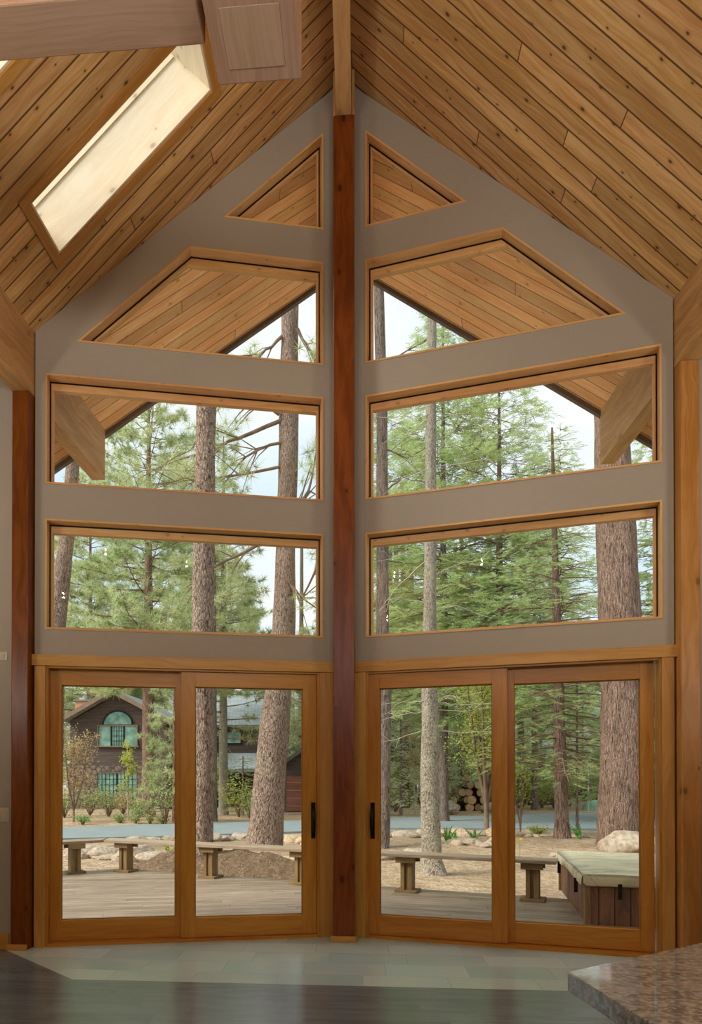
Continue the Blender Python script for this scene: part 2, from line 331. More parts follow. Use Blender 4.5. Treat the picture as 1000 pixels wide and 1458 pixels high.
def empty(name, loc=(0, 0, 0)):
    o = bpy.data.objects.new(name, None); o.location = loc; COL.objects.link(o); o.empty_display_size = .1; return o
def tag(o, label, cat, group=None, kind=None):
    o['label'] = label; o['category'] = cat
    if group: o['group'] = group
    if kind: o['kind'] = kind
    return o
def struct(o): o['kind'] = 'structure'; return o
def rebase(o, loc):                                  # put a mesh's origin at its base
    loc = Vector(loc); o.data.transform(Matrix.Translation(-loc)); o.location = loc; return o
def copy_tree(o, parent=None):
    kids = [c for c in bpy.data.objects if c.parent == o]
    c = o.copy(); COL.objects.link(c); c.parent = parent
    for k in kids: copy_tree(k, c)
    return c
# ------------------------------------------------------------------ the building
B = .2305; CB, SB = math.cos(B), math.sin(B); ZR, PR = 8.007, .991; SL = math.hypot(1, PR)
def W(sg, off):                                      # wall coordinates s, z at a depth behind the inner face
    return lambda s, z: Vector((sg * (s * CB + off * SB), -s * SB + off * CB, z))
def rz(x): return ZR - PR * abs(x)
WT = .19
wins = {1: [(.20, 6.561), (1.118, 6.561), (.20, 7.467)], 2: [(.20, 5.295), (2.40, 5.295), (1.42, 6.257), (.20, 6.257)],
        3: [(.20, 4.03), (2.661, 4.03), (2.661, 4.995), (.20, 4.995)], 4: [(.20, 2.76), (2.661, 2.76), (2.661, 3.724), (.20, 3.724)]}
def inset(P, d, top=None):
    top = d if top is None else top
    n = len(P); c = (sum(p[0] for p in P) / n, sum(p[1] for p in P) / n); out = []
    L = []
    for i in range(n):
        a, b = Vector(P[i]), Vector(P[(i + 1) % n]); t = (b - a).normalized(); nn = Vector((-t.y, t.x))
        if nn.dot(Vector(c) - a) < 0: nn = -nn
        L.append((a + nn * (top if nn.y < -.99 else d), t))
    for i in range(n):
        (p, r), (q, s) = L[i - 1], L[i]; cr = r.x * s.y - r.y * s.x; k = ((q - p).x * s.y - (q - p).y * s.x) / cr
        out.append(tuple(p + r * k))
    return out
DO = {-1: (.235, 2.655), 1: (.205, 2.655)}
for sg, side in ((-1, 'left'), (1, 'right')):
    d0, d1 = DO[sg]; e = 2.745; zt = rz(e * CB) - .004
    outer = [(0.0, 0), (d0, 0), (d0, 2.45), (d1, 2.45), (d1, 0), (e, 0), (e, zt), (0.0, rz(0) - .01)]
    def fb_(s, z, sg=sg):
        p = W(sg, WT)(s, z)
        if s < .01: p = Vector((0, WT / CB, z))
        p.z = min(p.z, rz(p.x) - .004); return p
    struct(MB().prism(outer, [wins[k] for k in wins], W(sg, 0), fb_).build('wall_prow_' + side, 'wall'))
wn_ = 0
for sg in (-1, 1):
    for k in (1, 2, 3, 4):
        wn_ += 1; P = wins[k]; Q = inset(P, .016); R = inset(P, .028); S = inset(P, .045, .088)
        j = struct(MB().ring(P, Q, W(sg, -.006), W(sg, WT + .01)).build('window_%d' % wn_, 'jamb'))
        MB().ring(Q, inset(P, .0275), W(sg, .096), W(sg, .10)).build('dark_gap', 'black', j)  # black strip put in for the shaded gap between jamb and sash
        MB().ring(inset(P, .0165), S, W(sg, .104), W(sg, .155)).build('sash', 'jamb', j)
        T = inset(P, .044, .087); m = MB(); m.prism(T, [], W(sg, .128), W(sg, .134), sides=False); m.build('window_pane', 'glass', j)
# doors
def panel(sg, s0, s1, st0, st1, off0, off1, z0, z1, name, par):
    m = MB(); f, g = W(sg, off0), W(sg, off1)
    def bar(a, b, c, d, gr):
        C0 = (f((a + b) / 2, (c + d) / 2) + g((a + b) / 2, (c + d) / 2)) / 2
        m.box(C0, (f(b, c) - f(a, c)) / 2, (g(a, c) - f(a, c)) / 2, (0, 0, (d - c) / 2), gr)
    bar(s0, st0, z0, z1, 2); bar(st1, s1, z0, z1, 2); bar(st0, st1, 2.288, z1, 0); bar(st0, st1, z0, .207, 0)
    p = m.build(name, 'door', par, .004); om = (off0 + off1) / 2
    q = MB().prism([(st0 - .004, .203), (st1 + .004, .203), (st1 + .004, 2.292), (st0 - .004, 2.292)], [], W(sg, om - .004), W(sg, om + .004), sides=False).build('window_pane', 'glass', p)
    bd = MB().ring([(st0, .207), (st1, .207), (st1, 2.288), (st0, 2.288)], [(st0 + .008, .215), (st1 - .008, .215), (st1 - .008, 2.28), (st0 + .008, 2.28)], W(sg, om + .012), W(sg, off1 - .004)).build('glazing_bead', 'door', p)
    return p
DP = {-1: ((.26, 1.495, .388, 1.37), (1.465, 2.632, 1.547, 2.54)), 1: ((.222, 1.452, .325, 1.324), (1.42, 2.612, 1.507, 2.507))}
for sg, dn in ((-1, 1), (1, 2)):
    d0, d1 = DO[sg]; m = MB()
    def bar(a, b, o0, o1, c, d, gr=None, mm=None):
        f, g = W(sg, o0), W(sg, o1); mid = (f((a + b) / 2, (c + d) / 2) + g((a + b) / 2, (c + d) / 2)) / 2
        (mm or m).box(mid, (f(b, c) - f(a, c)) / 2, (g(a, c) - f(a, c)) / 2, (0, 0, (d - c) / 2), gr)
    bar(d0, d0 + .022, 0, WT, .0, 2.445, 2); bar(d1 - .022, d1, 0, WT, .0, 2.445, 2); bar(d0 + .022, d1 - .022, 0, WT, 2.424, 2.445, 0)
    bar(d0 + .022, d1 - .022, -.012, WT, .0, .026, 0)
    fr = struct(m.build('door_%d' % dn, 'door', None, .003))
    a, b = DP[sg]; A = panel(sg, a[0], a[1], a[2], a[3], .022, .068, .03, 2.42, 'sliding_panel', fr)
    panel(sg, b[0], b[1], b[2], b[3], .084, .13, .03, 2.42, 'fixed_panel', fr)
    # handle
    sH = .292 if sg < 0 else .262; h = MB(); f = W(sg, .022); g = W(sg, .010)
    hp = W(sg, .016)(sH, 1.075); ax = (W(sg, 0)(1, 0) - W(sg, 0)(0, 0)); nn = W(sg, 1)(0, 0) - W(sg, 0)(0, 0); nn.normalize()
    h.box(hp, ax * .019, nn * .006, (0, 0, .165))
    pts = [hp + Vector((0, 0, .105)) - nn * 0, hp + Vector((0, 0, .10)) - nn * .035, hp + Vector((0, 0, .05)) - nn * .05, hp - nn * .052 + Vector((0, 0, -.02)), hp - nn * .045 + Vector((0, 0, -.085)), hp - nn * .0 + Vector((0, 0, -.125))]
    h.tube(pts, [.013, .014, .015, .015, .014, .013], 10); h.tube([hp + Vector((0, 0, -.145)) - nn * .005, hp + Vector((0, 0, -.145)) - nn * .02], .01, 8)
    h.build('door_handle', 'black', A, 0)
# casings and header trims
tn = 0
for sg in (-1, 1):
    d0, d1 = DO[sg]; w0 = .105 if sg < 0 else .085
    for (a, b, c, d, gr, o0) in ((w0, 2.765, 2.44, 2.537, 0, -.024), (w0 + .003, d0, .0, 2.438, 2, -.02), (d1 - .003, 2.742, .0, 2.438, 2, -.02)):
        m = MB(); f, g = W(sg, o0), W(sg, -.001); mid = (f((a + b) / 2, (c + d) / 2) + g((a + b) / 2, (c + d) / 2)) / 2
        m.box(mid, (f(b, c) - f(a, c)) / 2, (g(a, c) - f(a, c)) / 2, (0, 0, (d - c) / 2), gr); tn += 1
        struct(m.build('trim_%d' % tn, 'trim', None, .003))
# wing walls, side walls, back wall
SX = 4.6; YB = -11.0
for sg, side in ((-1, 'left'), (1, 'right')):
    a = 2.832
    m = MB().prism([(a, 0), (SX, 0), (SX, rz(SX) - .004), (a, rz(a) - .004)], [], lambda x, z, sg=sg: Vector((sg * x, -.70, z)), lambda x, z, sg=sg: Vector((sg * x, -.52, z)))
    struct(m.build('wall_wing_' + side, 'wall'))
    struct(MB().bx(*sorted((sg * (SX + .15), sg * SX)), YB, -.52, 0, rz(SX) - .004 - .15 * PR).build('wall_' + side, 'wall'))
    struct(MB().bx(*sorted((sg * (a + .02), sg * (SX - .01))), -.716, -.70, .0, .132).build('baseboard_' + side, 'trim', None, .003))
struct(MB().prism([(-SX, 0), (SX, 0), (SX, rz(SX) - .004), (0, ZR - .004), (-SX, rz(SX) - .004)], [], lambda x, z: Vector((x, YB, z)), lambda x, z: Vector((x, YB - .15, z))).build('wall_back', 'wall'))
# floor: dark slate with a pale tile inset in the prow
tilep = [(-2.83, -.76), (-1.95, -1.50), (1.95, -1.50), (2.83, -.76), (2.83, -.45), (.0, .19), (-2.83, -.45)]
struct(MB().prism([(-2.832, -.76), (-1.95, -1.50), (1.95, -1.50), (2.832, -.76), (2.9, -.70), (2.9, -.51), (.0, .16), (-2.9, -.51), (-2.9, -.70)], [], lambda x, y: Vector((x, y, 0)), lambda x, y: Vector((x, y, -.07))).build('floor', 'tile'))
struct(MB().prism([(-SX, YB), (SX, YB), (SX, -.70), (2.9, -.70), (2.832, -.76), (1.95, -1.50), (-1.95, -1.50), (-2.832, -.76), (-2.9, -.70), (-SX, -.70)], [], lambda x, y: Vector((x, y, 0)), lambda x, y: Vector((x, y, -.07))).build('floor', 'slate'))
# roof: boarded ceiling inside, boarded soffit outside
SKY = [(-2.30, -1.04, -1.475, -.98), (-2.30, -1.04, -2.705, -2.21)]
def rake(x): return 2.25 - .452 * abs(x)
def wl(x): return -.215 * abs(x) + .05 if abs(x) < 2.8 else -.6
for sg, side in ((-1, 'left'), (1, 'right')):
    hol = [[(-x0, y0), (-x1, y0), (-x1, y1), (-x0, y1)] for x0, x1, y0, y1 in SKY] if sg < 0 else []
    yi = lambda x: -x * SB / CB + .10 / CB
    inside = [(0, YB - .15), (SX + .15, YB - .15), (SX + .15, -.6), (2.74, -.6), (2.70, yi(2.70)), (0, yi(0))]
    outs = [(0, yi(0)), (2.70, yi(2.70)), (2.74, -.6), (SX + .15, -.6), (SX + .15, rake(SX + .15)), (0, rake(0))]
    uvf = lambda p: (p[0] * SL, p[1] + 40)
    lo = lambda x, y, sg=sg: Vector((sg * x, y, rz(x))); hi = lambda x, y, sg=sg: Vector((sg * (x + PR / SL * .25), y, rz(x) + .25 / SL))
    struct(MB().prism(inside, hol, lo, hi, uvf).build('ceiling', 'ceiling'))
    rk = Vector((SL, -.452)).normalized(); uvo = lambda p: (p[0] * SL * rk.x + p[1] * rk.y + 60, -p[0] * SL * rk.y + p[1] * rk.x + 40)
    struct(MB().prism(outs, [], lo, hi, uvo).build('roof_soffit', 'soffit'))
    # fascia along the rake
    struct(MB().prism([(0, rake(0)), (SX + .2, rake(SX + .2)), (SX + .2, rake(SX + .2) + .05), (0, rake(0) + .055)], [], lambda x, y, sg=sg: Vector((sg * x, y, rz(x) - .055)), lambda x, y, sg=sg: Vector((sg * x, y, rz(x) + .34))).build('trim_rake_' + side, 'fascia'))
# skylights: shaft perpendicular to the roof, casing and pane
NX, NZ = -PR / SL, 1 / SL
def sky_fn(x, y, h): return Vector((x + NX * h, y, rz(x) + NZ * h))
for i, (x0, x1, y0, y1) in enumerate(SKY):
    H = .47; t = .018
    root = MB()
    for (a, b, c, d) in ((x0, x1, y1 - .0, y1 - t), (x0, x1, y0 + t, y0), (x0, x0 + t * .7, y0 + t, y1 - t), (x1 - t * .7, x1, y0 + t, y1 - t)):
        c, d = min(c, d), max(c, d)
        P = lambda x, y, h: sky_fn(x, y, h)
        A, Bx, C_, D_ = P(a, c, 0), P(b, c, 0), P(b, d, 0), P(a, d, 0); up = Vector((NX, 0, NZ)) * H
        cc = (A + C_) / 2 + up / 2; root.box(cc, (Bx - A) / 2, (D_ - A) / 2, up / 2, 0 if abs(b - a) > .3 else 1)
    r = struct(root.build('window_%d' % (9 + i), 'shaft'))
    m = MB(); k = .055; kk = .04; up = Vector((NX, 0, NZ))
    for (a, b, c, d, g) in ((x0 - k, x1 + k, y1, y1 + .07, 0), (x0 - k, x1 + k, y0 - .07, y0, 0), (x0 - k, x0, y0, y1, 1), (x1, x1 + k, y0, y1, 1)):
        A, Bx, D_ = sky_fn(a, c, -.016), sky_fn(b, c, -.016), sky_fn(a, d, -.016)
        m.box((Bx + D_) / 2 + up * .007, (Bx - A) / 2, (D_ - A) / 2, up * .007, g)
    m.build('casing', 'trim', r)
    m = MB()
    A, Bx, C_, D_ = sky_fn(x0, y0, H - .09), sky_fn(x1, y0, H - .09), sky_fn(x1, y1, H - .09), sky_fn(x0, y1, H - .09)
    for (p, q, s_) in ((D_, C_, -1), (A, Bx, 1)):
        m.box((p + q) / 2 + Vector((0, s_ * .023, 0)) + up * .045, (q - p) / 2 * .97, Vector((0, .005, 0)), up * .02)
    m.build('stop_bead', 'shaft', r)
    g = MB(); c0, c1, c2, c3 = [sky_fn(a, b, H - .01) for a, b in ((x0 + .01, y0 + .01), (x1 - .01, y0 + .01), (x1 - .01, y1 - .01), (x0 + .01, y1 - .01))]
    g.face([c0, c1, c2, c3], [(0, 0), (1, 0), (1, 1), (0, 1)]); g.build('window_pane', 'glass', r)
    fr = MB(); rngP = [(x0 - .06, y0 - .06), (x1 + .06, y0 - .06), (x1 + .06, y1 + .06), (x0 - .06, y1 + .06)]; rngQ = [(x0 + .001, y0 + .001), (x1 - .001, y0 + .001), (x1 - .001, y1 - .001), (x0 + .001, y1 - .001)]
    fr.ring(rngP, rngQ, lambda x, y: sky_fn(x, y, H), lambda x, y: sky_fn(x, y, H + .04)); fr.build('skylight_frame', 'grey_metal', r)
# timber posts and beams
def post_beam(m, name, mat, label, cat, base, bevel=.006, group=None):
    o = m.build(name, mat, None, bevel); rebase(o, base); return tag(o, label, cat, group)
rb = MB(); rb.prism([(-.068, 7.462), (.068, 7.462), (.068, rz(.068) - .003), (0, ZR - .003), (-.068, rz(.068) - .003)], [], lambda x, z: Vector((x, YB + .01, z)), lambda x, z: Vector((x, 2.2, z)), lambda p: (p[0], p[1]), True)
M['ridge'] = M['beam']
def beam_y(x0, x1, z0, y0, y1, top, name, mat):
    m = MB()
    P = [(x0, z0), (x1, z0), (x1, top(x1)), (x0, top(x0))]
    for i in range(4):
        a, b = P[i], P[(i + 1) % 4]; d = math.dist(a, b); o = i * 1.7
        m.face([(a[0], y0, a[1]), (a[0], y1, a[1]), (b[0], y1, b[1]), (b[0], y0, b[1])], [(0, o), (y1 - y0, o), (y1 - y0, o + d), (0, o + d)])
    for y in (y0, y1): m.face([(p[0], y, p[1]) for p in P], [(p[0], p[1]) for p in P])
    return m
o = beam_y(-.068, .068, 7.462, YB + .01, 2.18, lambda x: rz(.068) - .004, 'ridge_beam', 'beam').build('ridge_beam', 'beam'); rebase(o, (0, -1, 7.462)); tag(o, 'long fir ridge beam along the peak of the ceiling, landing on the centre post', 'beam')
o = beam_y(-2.832, -2.684, 4.787, YB + .01, 1.02, lambda x: rz(x) - .004, '', '').build('eave_beam', 'beam'); rebase(o, (-2.76, -1, 4.787)); tag(o, 'left sloping-topped eave beam running out through the glass wall to the left post', 'beam', None)
o = beam_y(2.684, 2.832, 4.787, YB + .01, 1.06, lambda x: rz(x) - .004, '', '').build('eave_beam', 'beam'); rebase(o, (2.76, -1, 4.787)); tag(o, 'right eave beam running out through the glass wall above the right post', 'beam', None)
m = MB().bx(-.095, .095, -.215, -.03, .0, 7.458, 2)
cp = post_beam(m, 'timber_post', 'post_red', 'tall dark red timber post in the middle where the two glass walls meet', 'post', (0, -.12, 0))
for s_ in (-1, 1):
    c = MB().bx(*sorted((s_ * .072, s_ * .098)), -.20, -.06, 7.46, 7.88, 2).build('post_cheek', 'beam', cp, .002); c.location = (0, .12, 0)
c = MB().bx(-.12, .11, -.24, -.216, .0, .05, 0).build('plinth', 'trim', cp, .003); c.location = (0, .12, 0)
for sg, mat, lab in ((-1, 'post_red', 'dark red timber post at the left end of the glass wall beside the light switch'), (1, 'post_tan', 'golden timber post at the right end of the glass wall behind the counter')):
    m = MB().bx(*sorted((sg * 2.684, sg * 2.83)), -.725, -.58, .0, 4.785, 2)
    p = post_beam(m, 'timber_post', mat, lab, 'post', (sg * 2.757, -.65, 0))
    c = MB().bx(*sorted((sg * 2.68, sg * 2.855)), -.75, -.726, .0, .05, 0).build('plinth', 'trim', p, .003); c.location = (-sg * 2.757, .65, 0)
m = MB().bx(-2.68, -.535, -3.60, -3.385, 4.67, 5.02, 0)
post_beam(m, 'tie_beam', 'beam_pale', 'pale rough-sawn tie beam crossing the upper left above the skylight', 'beam', (-1.6, -3.49, 4.67), .008)
m = MB().bx(-.50, -.122, -3.625, -3.272, 4.60, rz(.5) - .01, 2)
kp = post_beam(m, 'hanging_post', 'beam_pale', 'massive pale post hanging from the ceiling with a square mark on its end', 'post', (-.31, -3.45, 4.6), .01)
c = MB().box((-.314, -3.462, 4.5985), (.124, 0, 0), (0, .12, 0), (0, 0, .0012), 1).build('end_block', 'beam_pale', kp, .002); c.location = (.31, 3.45, -4.6)
# switches on the left wing wall
def plate(name, x0, x1, z0, z1, label, cat, rock):
    p = MB().bx(x0, x1, -.706, -.70, z0, z1).build(name, 'plate', None, .003); rebase(p, ((x0 + x1) / 2, -.70, (z0 + z1) / 2)); tag(p, label, cat)
    xc, zc = (x0 + x1) / 2, (z0 + z1) / 2
    for r in rock:
        b = MB().bx(xc + r[0], xc + r[1], -.711, -.706, zc + r[2], zc + r[3]).build(r[4], r[5], p, .001); b.location = (-xc, .70, -zc)
plate('light_switch', -2.972, -2.857, 1.085, 1.211, 'almond rocker light switch plate low on the wall left of the red post', 'switch', [(.006, .03, -.033, .033, 'rocker', 'plate'), (-.034, -.01, -.033, .033, 'rocker', 'plate')])
plate('wall_socket', -2.985, -2.875, 2.475, 2.549, 'small almond socket plate high on the wall above the light switch', 'socket', [(-.03, .03, -.017, .017, 'socket_face', 'plate'), (.008, .014, -.004, .003, 'socket_hole', 'black')])
# countertop and cabinet
cp_ = [(.712, -4.333), (2.75, -2.92), (2.75, -6.4), (1.03, -6.37)]
o = MB().prism(cp_, [], lambda x, y: Vector((x, y, .92)), lambda x, y: Vector((x, y, .866))).build('countertop', 'granite', None, .004); rebase(o, (1.8, -5, .866)); tag(o, 'polished grey and pink granite countertop with an angled corner', 'countertop')
cab = [(1.12, -4.36), (2.65, -3.22), (2.65, -6.3), (1.32, -6.3)]
k = MB().prism(cab, [], lambda x, y: Vector((x, y, .0)), lambda x, y: Vector((x, y, .864))).build('base_cabinet', 'trim'); rebase(k, (1.9, -5, 0)); tag(k, 'plain wooden base cabinet under the granite countertop', 'cabinet')
# pendant lamps over the room (seen as small reflections in the glass)
for i, (x, y, z, lab) in enumerate(((-1.709, -5.0, 5.03, 'small lamp hanging over the middle of the room, left of the ridge'), (-2.289, -6.0, 4.544, 'lowest small hanging lamp near the left wall side'), (-.327, -5.5, 5.153, 'small lamp hanging closest to the ridge beam'))):
    r = empty('pendant_lamp', (x, y, z)); tag(r, lab, 'lamp')
    MB().tube([(0, 0, .06), (0, 0, rz(x) - z)], .004, 6).build('cord', 'black', r)
    MB().tube([(0, 0, .03), (0, 0, .05), (0, 0, .085)], [.045, .03, .012], 14).build('lamp_shade', 'grey_metal', r)
    b = MB(); b.tube([(0, 0, -.012), (0, 0, -.008), (0, 0, 0), (0, 0, .02), (0, 0, .03)], [.004, .010, .013, .011, .008], 12).build('bulb', 'bulb', r)
# ------------------------------------------------------------------ deck
DZ = -.08
def edge(x): return 3.60 - .356 * x
for sg, side in ((-1, 'left'), (1, 'right')):
    if sg < 0: P = [(0, WT / CB), (0, edge(0)), (-4.05, edge(-4.05)), (-8.5, 1.6), (-8.5, -.52), (-2.84, -.52), (-2.84, -.45)]
    else: P = [(0, WT / CB), (2.84, -.45), (2.84, -.52), (6, -.52), (6, edge(6)), (0, edge(0))]
    th = B * sg
    uvf = lambda p, th=th: (p[0] * math.cos(th) - p[1] * math.sin(th) + 30, p[0] * math.sin(th) + p[1] * math.cos(th) + 30)
    o = struct(MB().prism(P, [], lambda x, y: Vector((x, y, DZ)), lambda x, y: Vector((x, y, DZ - .16)), uvf).build('deck', 'deck'))
# ------------------------------------------------------------------ bench
bench = empty('deck_bench', (-.5, 3.5, DZ)); tag(bench, 'long low weathered plank bench along the deck edge, bending at its far left corner', 'bench')
def bl(x): return 3.31 - .366 * x
def rel(o, root):
    o.data.transform(Matrix.Translation(-root.location)); o.parent = root; return o
u1 = Vector((1, -.366, 0)).normalized(); n1 = Vector((-u1.y, u1.x, 0)); u2 = Vector((.76, .65, 0)).normalized(); n2 = Vector((-u2.y, u2.x, 0))
Cc = Vector((-4.12, bl(-4.12), .428)); E1 = Vector((2.60, bl(2.60), .428)); E0 = Cc - u2 * 3.2
for k in (-1, 1):
    off = k * .098; mi = (n1 + n2).normalized(); sc_ = off / mi.dot(n1); corner = Cc + mi * sc_
    a, b = corner, E1 + n1 * off
    for (p, q, nn) in ((a, b, n1), (E0 + n2 * off, corner, n2)):
        m = MB(); m.box((p + q) / 2, (q - p) / 2, nn * .093, (0, 0, .021), 0); rel(m.build('seat_plank', 'bench', None, .004), bench)
def leg(x, y, u, n):
    m = MB(); c = Vector((x, y, 0)); h0, h1 = DZ, .407
    for k, mt in ((-1, .03), (1, .03)): m.box(c + u * k * .052 + Vector((0, 0, (h0 + h1) / 2)), u * .028, n * .085, (0, 0, (h1 - h0) / 2), 2)
    m.box(c + Vector((0, 0, (h0 + h1) / 2)), u * .026, n * .06, (0, 0, (h1 - h0) / 2), 2)
    m.box(c + Vector((0, 0, DZ + .018)), u * .15, n * .14, (0, 0, .018), 0)
    for k in (-1, 1): m.box(c + n * k * .12 + Vector((0, 0, .365)), u * .135, n * .019, (0, 0, .042), 0)
    rel(m.build('bench_leg', 'bench_leg', None, .004), bench)
for x in (-3.72, -2.17, -.70, .80, 2.33): leg(x, bl(x), u1, n1)
leg(-4.50, 4.43, u2, n2); leg(-5.9, 4.43 - 1.4 * .65 / .76, u2, n2)
# ------------------------------------------------------------------ hot tub
tub = empty('hot_tub', (2.49, 1.03, DZ)); tub.rotation_euler = (0, 0, -.17); tag(tub, 'square redwood-panelled hot tub under a weathered beige cover at the deck end', 'hot tub')
TS = 2.35; ZT = .467 - DZ
m = MB()
for (x0, x1, y0, y1, g) in ((.04, TS - .04, .04, .06, 0), (.04, TS - .04, TS - .06, TS - .04, 0)):
    m.face([(x0, y0, 0), (x1, y0, 0), (x1, y0, ZT - .12), (x0, y0, ZT - .12)], [(0, x0), (0, x1), (.5, x1), (.5, x0)])
for x in (.04, TS - .04):
    m.face([(x, .04, 0), (x, TS - .04, 0), (x, TS - .04, ZT - .12), (x, .04, ZT - .12)], [(0, .04), (0, TS), (.5, TS), (.5, .04)])
m.face([(.04, .04, ZT - .12), (TS - .04, .04, ZT - .12), (TS - .04, TS - .04, ZT - .12), (.04, TS - .04, ZT - .12)], [(0, 0), (1, 0), (1, 1), (0, 1)])
m.build('side_panels', 'tub_wood', tub)
for (x, y) in ((.04, .04), (TS - .04, .04), (.04, TS - .04), (TS - .04, TS - .04)):
    MB().bx(x - .03, x + .03, y - .03, y + .03, 0, ZT - .12, 2).build('corner_post', 'bench_leg', tub, .004)
m = MB(); N_ = 14
def cz(a, b):
    ed = min(a, b, 1 - a, 1 - b); base = ZT + .015 * math.sin(b * 6.3) * math.sin(a * 5) - .02 * (abs(b - .5) < .03)
    return base - (.012 if ed < .001 else 0) + .01 * noise.noise(Vector((a * 5, b * 5, 0)))
for i in range(N_):
    for j in range(N_):
        q = [(i, j), (i + 1, j), (i + 1, j + 1), (i, j + 1)]; q = [(a / N_, b / N_) for a, b in q]
        m.face([(a * TS, b * TS, cz(a, b)) for a, b in q], [(a, b) for a, b in q], True)
for (f_) in (lambda t: (t, 0), lambda t: (1, t), lambda t: (1 - t, 1), lambda t: (0, 1 - t)):
    for i in range(N_):
        t0, t1 = i / N_, (i + 1) / N_; a, b = f_(t0), f_(t1)
        def low(p, t):
            e_ = .015; cx_, cy_ = (p[0] - .5), (p[1] - .5)
            return ((.5 + cx_ * 1.012) * TS, (.5 + cy_ * 1.012) * TS, ZT - .125 - .012 * math.sin(t * 9) - (.02 if t < .01 or t > .99 else 0))
        def mid(p, t): return ((.5 + (p[0] - .5) * 1.016) * TS, (.5 + (p[1] - .5) * 1.016) * TS, ZT - .05 - .012 * math.sin(t * 7 + 1))
        m.face([(a[0] * TS, a[1] * TS, cz(*a)), (b[0] * TS, b[1] * TS, cz(*b)), mid(b, t1), mid(a, t0)], [(t0, 0), (t1, 0), (t1, .1), (t0, .1)], True)
        m.face([mid(a, t0), mid(b, t1), low(b, t1), low(a, t0)], [(t0, 0), (t1, 0), (t1, .1), (t0, .1)], True)
cv = m.build('tub_cover', 'cover', tub); w = cv.modifiers.new('w', 'WELD'); w.merge_threshold = .001; so = cv.modifiers.new('s', 'SOLIDIFY'); so.thickness = .012; so.offset = -1
sd = cv.modifiers.new('ss', 'SUBSURF'); sd.levels = 1; sd.render_levels = 1
for (x, y) in ((-.03, .35), (-.03, 1.9), (.35, -.03), (1.9, -.03)):
    MB().bx(x - .02, x + .02, y - .006, y + .006, ZT - .26, ZT - .10, 2).build('cover_strap', 'black', tub, .002)
# ------------------------------------------------------------------ ground, road
GZ = -.35
def heap(x, y, cx, cy, rx, ry, h, a=0):
    c, s = math.cos(a), math.sin(a); dx, dy = x - cx, y - cy; u, v = (dx * c + dy * s) / rx, (-dx * s + dy * c) / ry
    return h * math.exp(-(u * u + v * v))
def gz(x, y):
    z = GZ + .05 * noise.noise(Vector((x * .6, y * .6, 0))) + .02 * noise.noise(Vector((x * 2.3, y * 2.3, 4)))
    f = min(1, max(0, (y - 5) / 3)); z = z if y > 10 else z
    z += heap(x, y, 3.9, 13.6, 3.5, 1.2, .1)
    return z
def grid(name, mat, xs, ys, fz, uvs=1, smooth=True):
    me = bpy.data.meshes.new(name); nx, ny = len(xs), len(ys)
    v = [(x, y, fz(x, y)) for y in ys for x in xs]; f = [(j * nx + i, j * nx + i + 1, (j + 1) * nx + i + 1, (j + 1) * nx + i) for j in range(ny - 1) for i in range(nx - 1)]
    me.from_pydata(v, [], f); me.polygons.foreach_set('use_smooth', [smooth] * len(f)); me.materials.append(M[mat]); me.update()
    o = bpy.data.objects.new(name, me); COL.objects.link(o); return o
xs = sorted(set([round(x, 2) for x in np.linspace(-12, 16, 141)] + [-140, -90, -60, -40, -28, -20, -15, 20, 26, 36, 50, 80, 120, 160]))
ys = sorted(set([round(y, 2) for y in np.linspace(-.45, 20, 110)] + [22, 25, 28, 32, 38, 45, 55, 70, 90, 130]))
struct(grid('ground', 'ground', xs, ys, gz))
def ribbon(near, far, z, name, mat, n=1):
    m = MB()
    for i in range(len(near) - 1):
        m.face([(*near[i], z), (*near[i + 1], z), (*far[i + 1], z), (*far[i], z)], [(0, 0), (1, 0), (1, 1), (0, 1)])
        m.face([(*near[i], z - .3), (*near[i + 1], z - .3), (*near[i + 1], z), (*near[i], z)], [(0, 0), (1, 0), (1, 1), (0, 1)])
    return m.build(name, mat)
struct(ribbon([(-40, 4), (-14, 10.6), (-8.5, 12.9), (-5.5, 14.0), (-3.9, 14.9), (-2, 15.9), (1, 17.8), (4.5, 18.0), (8, 18.0), (12, 18.0), (40, 18)], [(-44, 12), (-15, 15.6), (-10.1, 17.4), (-7.1, 19.4), (-5, 20.6), (-2.5, 22), (1.2, 24.2), (5.9, 26), (9.65, 28.5), (13.5, 29.5), (44, 32)], GZ + .07, 'road', 'asphalt'))
# ------------------------------------------------------------------ plants
def tris_obj(name, A, Bp, Cp, mat, parent=None):
    n = len(A); me = bpy.data.meshes.new(name); v = np.stack([A, Bp, Cp], 1).reshape(-1, 3).astype(np.float32)
    me.vertices.add(3 * n); me.vertices.foreach_set('co', v.ravel()); me.loops.add(3 * n); me.loops.foreach_set('vertex_index', np.arange(3 * n, dtype=np.int32))
    me.polygons.add(n); me.polygons.foreach_set('loop_start', np.arange(0, 3 * n, 3, dtype=np.int32)); me.polygons.foreach_set('loop_total', np.full(n, 3, dtype=np.int32))
    me.update(); me.materials.append(M[mat]); o = bpy.data.objects.new(name, me); COL.objects.link(o)
    if parent: o.parent = parent
    return o
def unit(a): return a / (np.linalg.norm(a, axis=-1, keepdims=True) + 1e-9)
def tuft_tris(P, D, n, length, width, spread):
    """n needles at each point, fanned round the direction D"""
    P = np.repeat(P, n, 0); D = np.repeat(D, n, 0); k = len(P)
    d = unit(D * (1 - spread) + unit(RNG.normal(size=(k, 3))) * spread); s = unit(np.cross(d, RNG.normal(size=(k, 3)))) * width / 2
    l = length * RNG.uniform(.7, 1.15, (k, 1)); a = P + s; b = P - s; return a, b, P + d * l
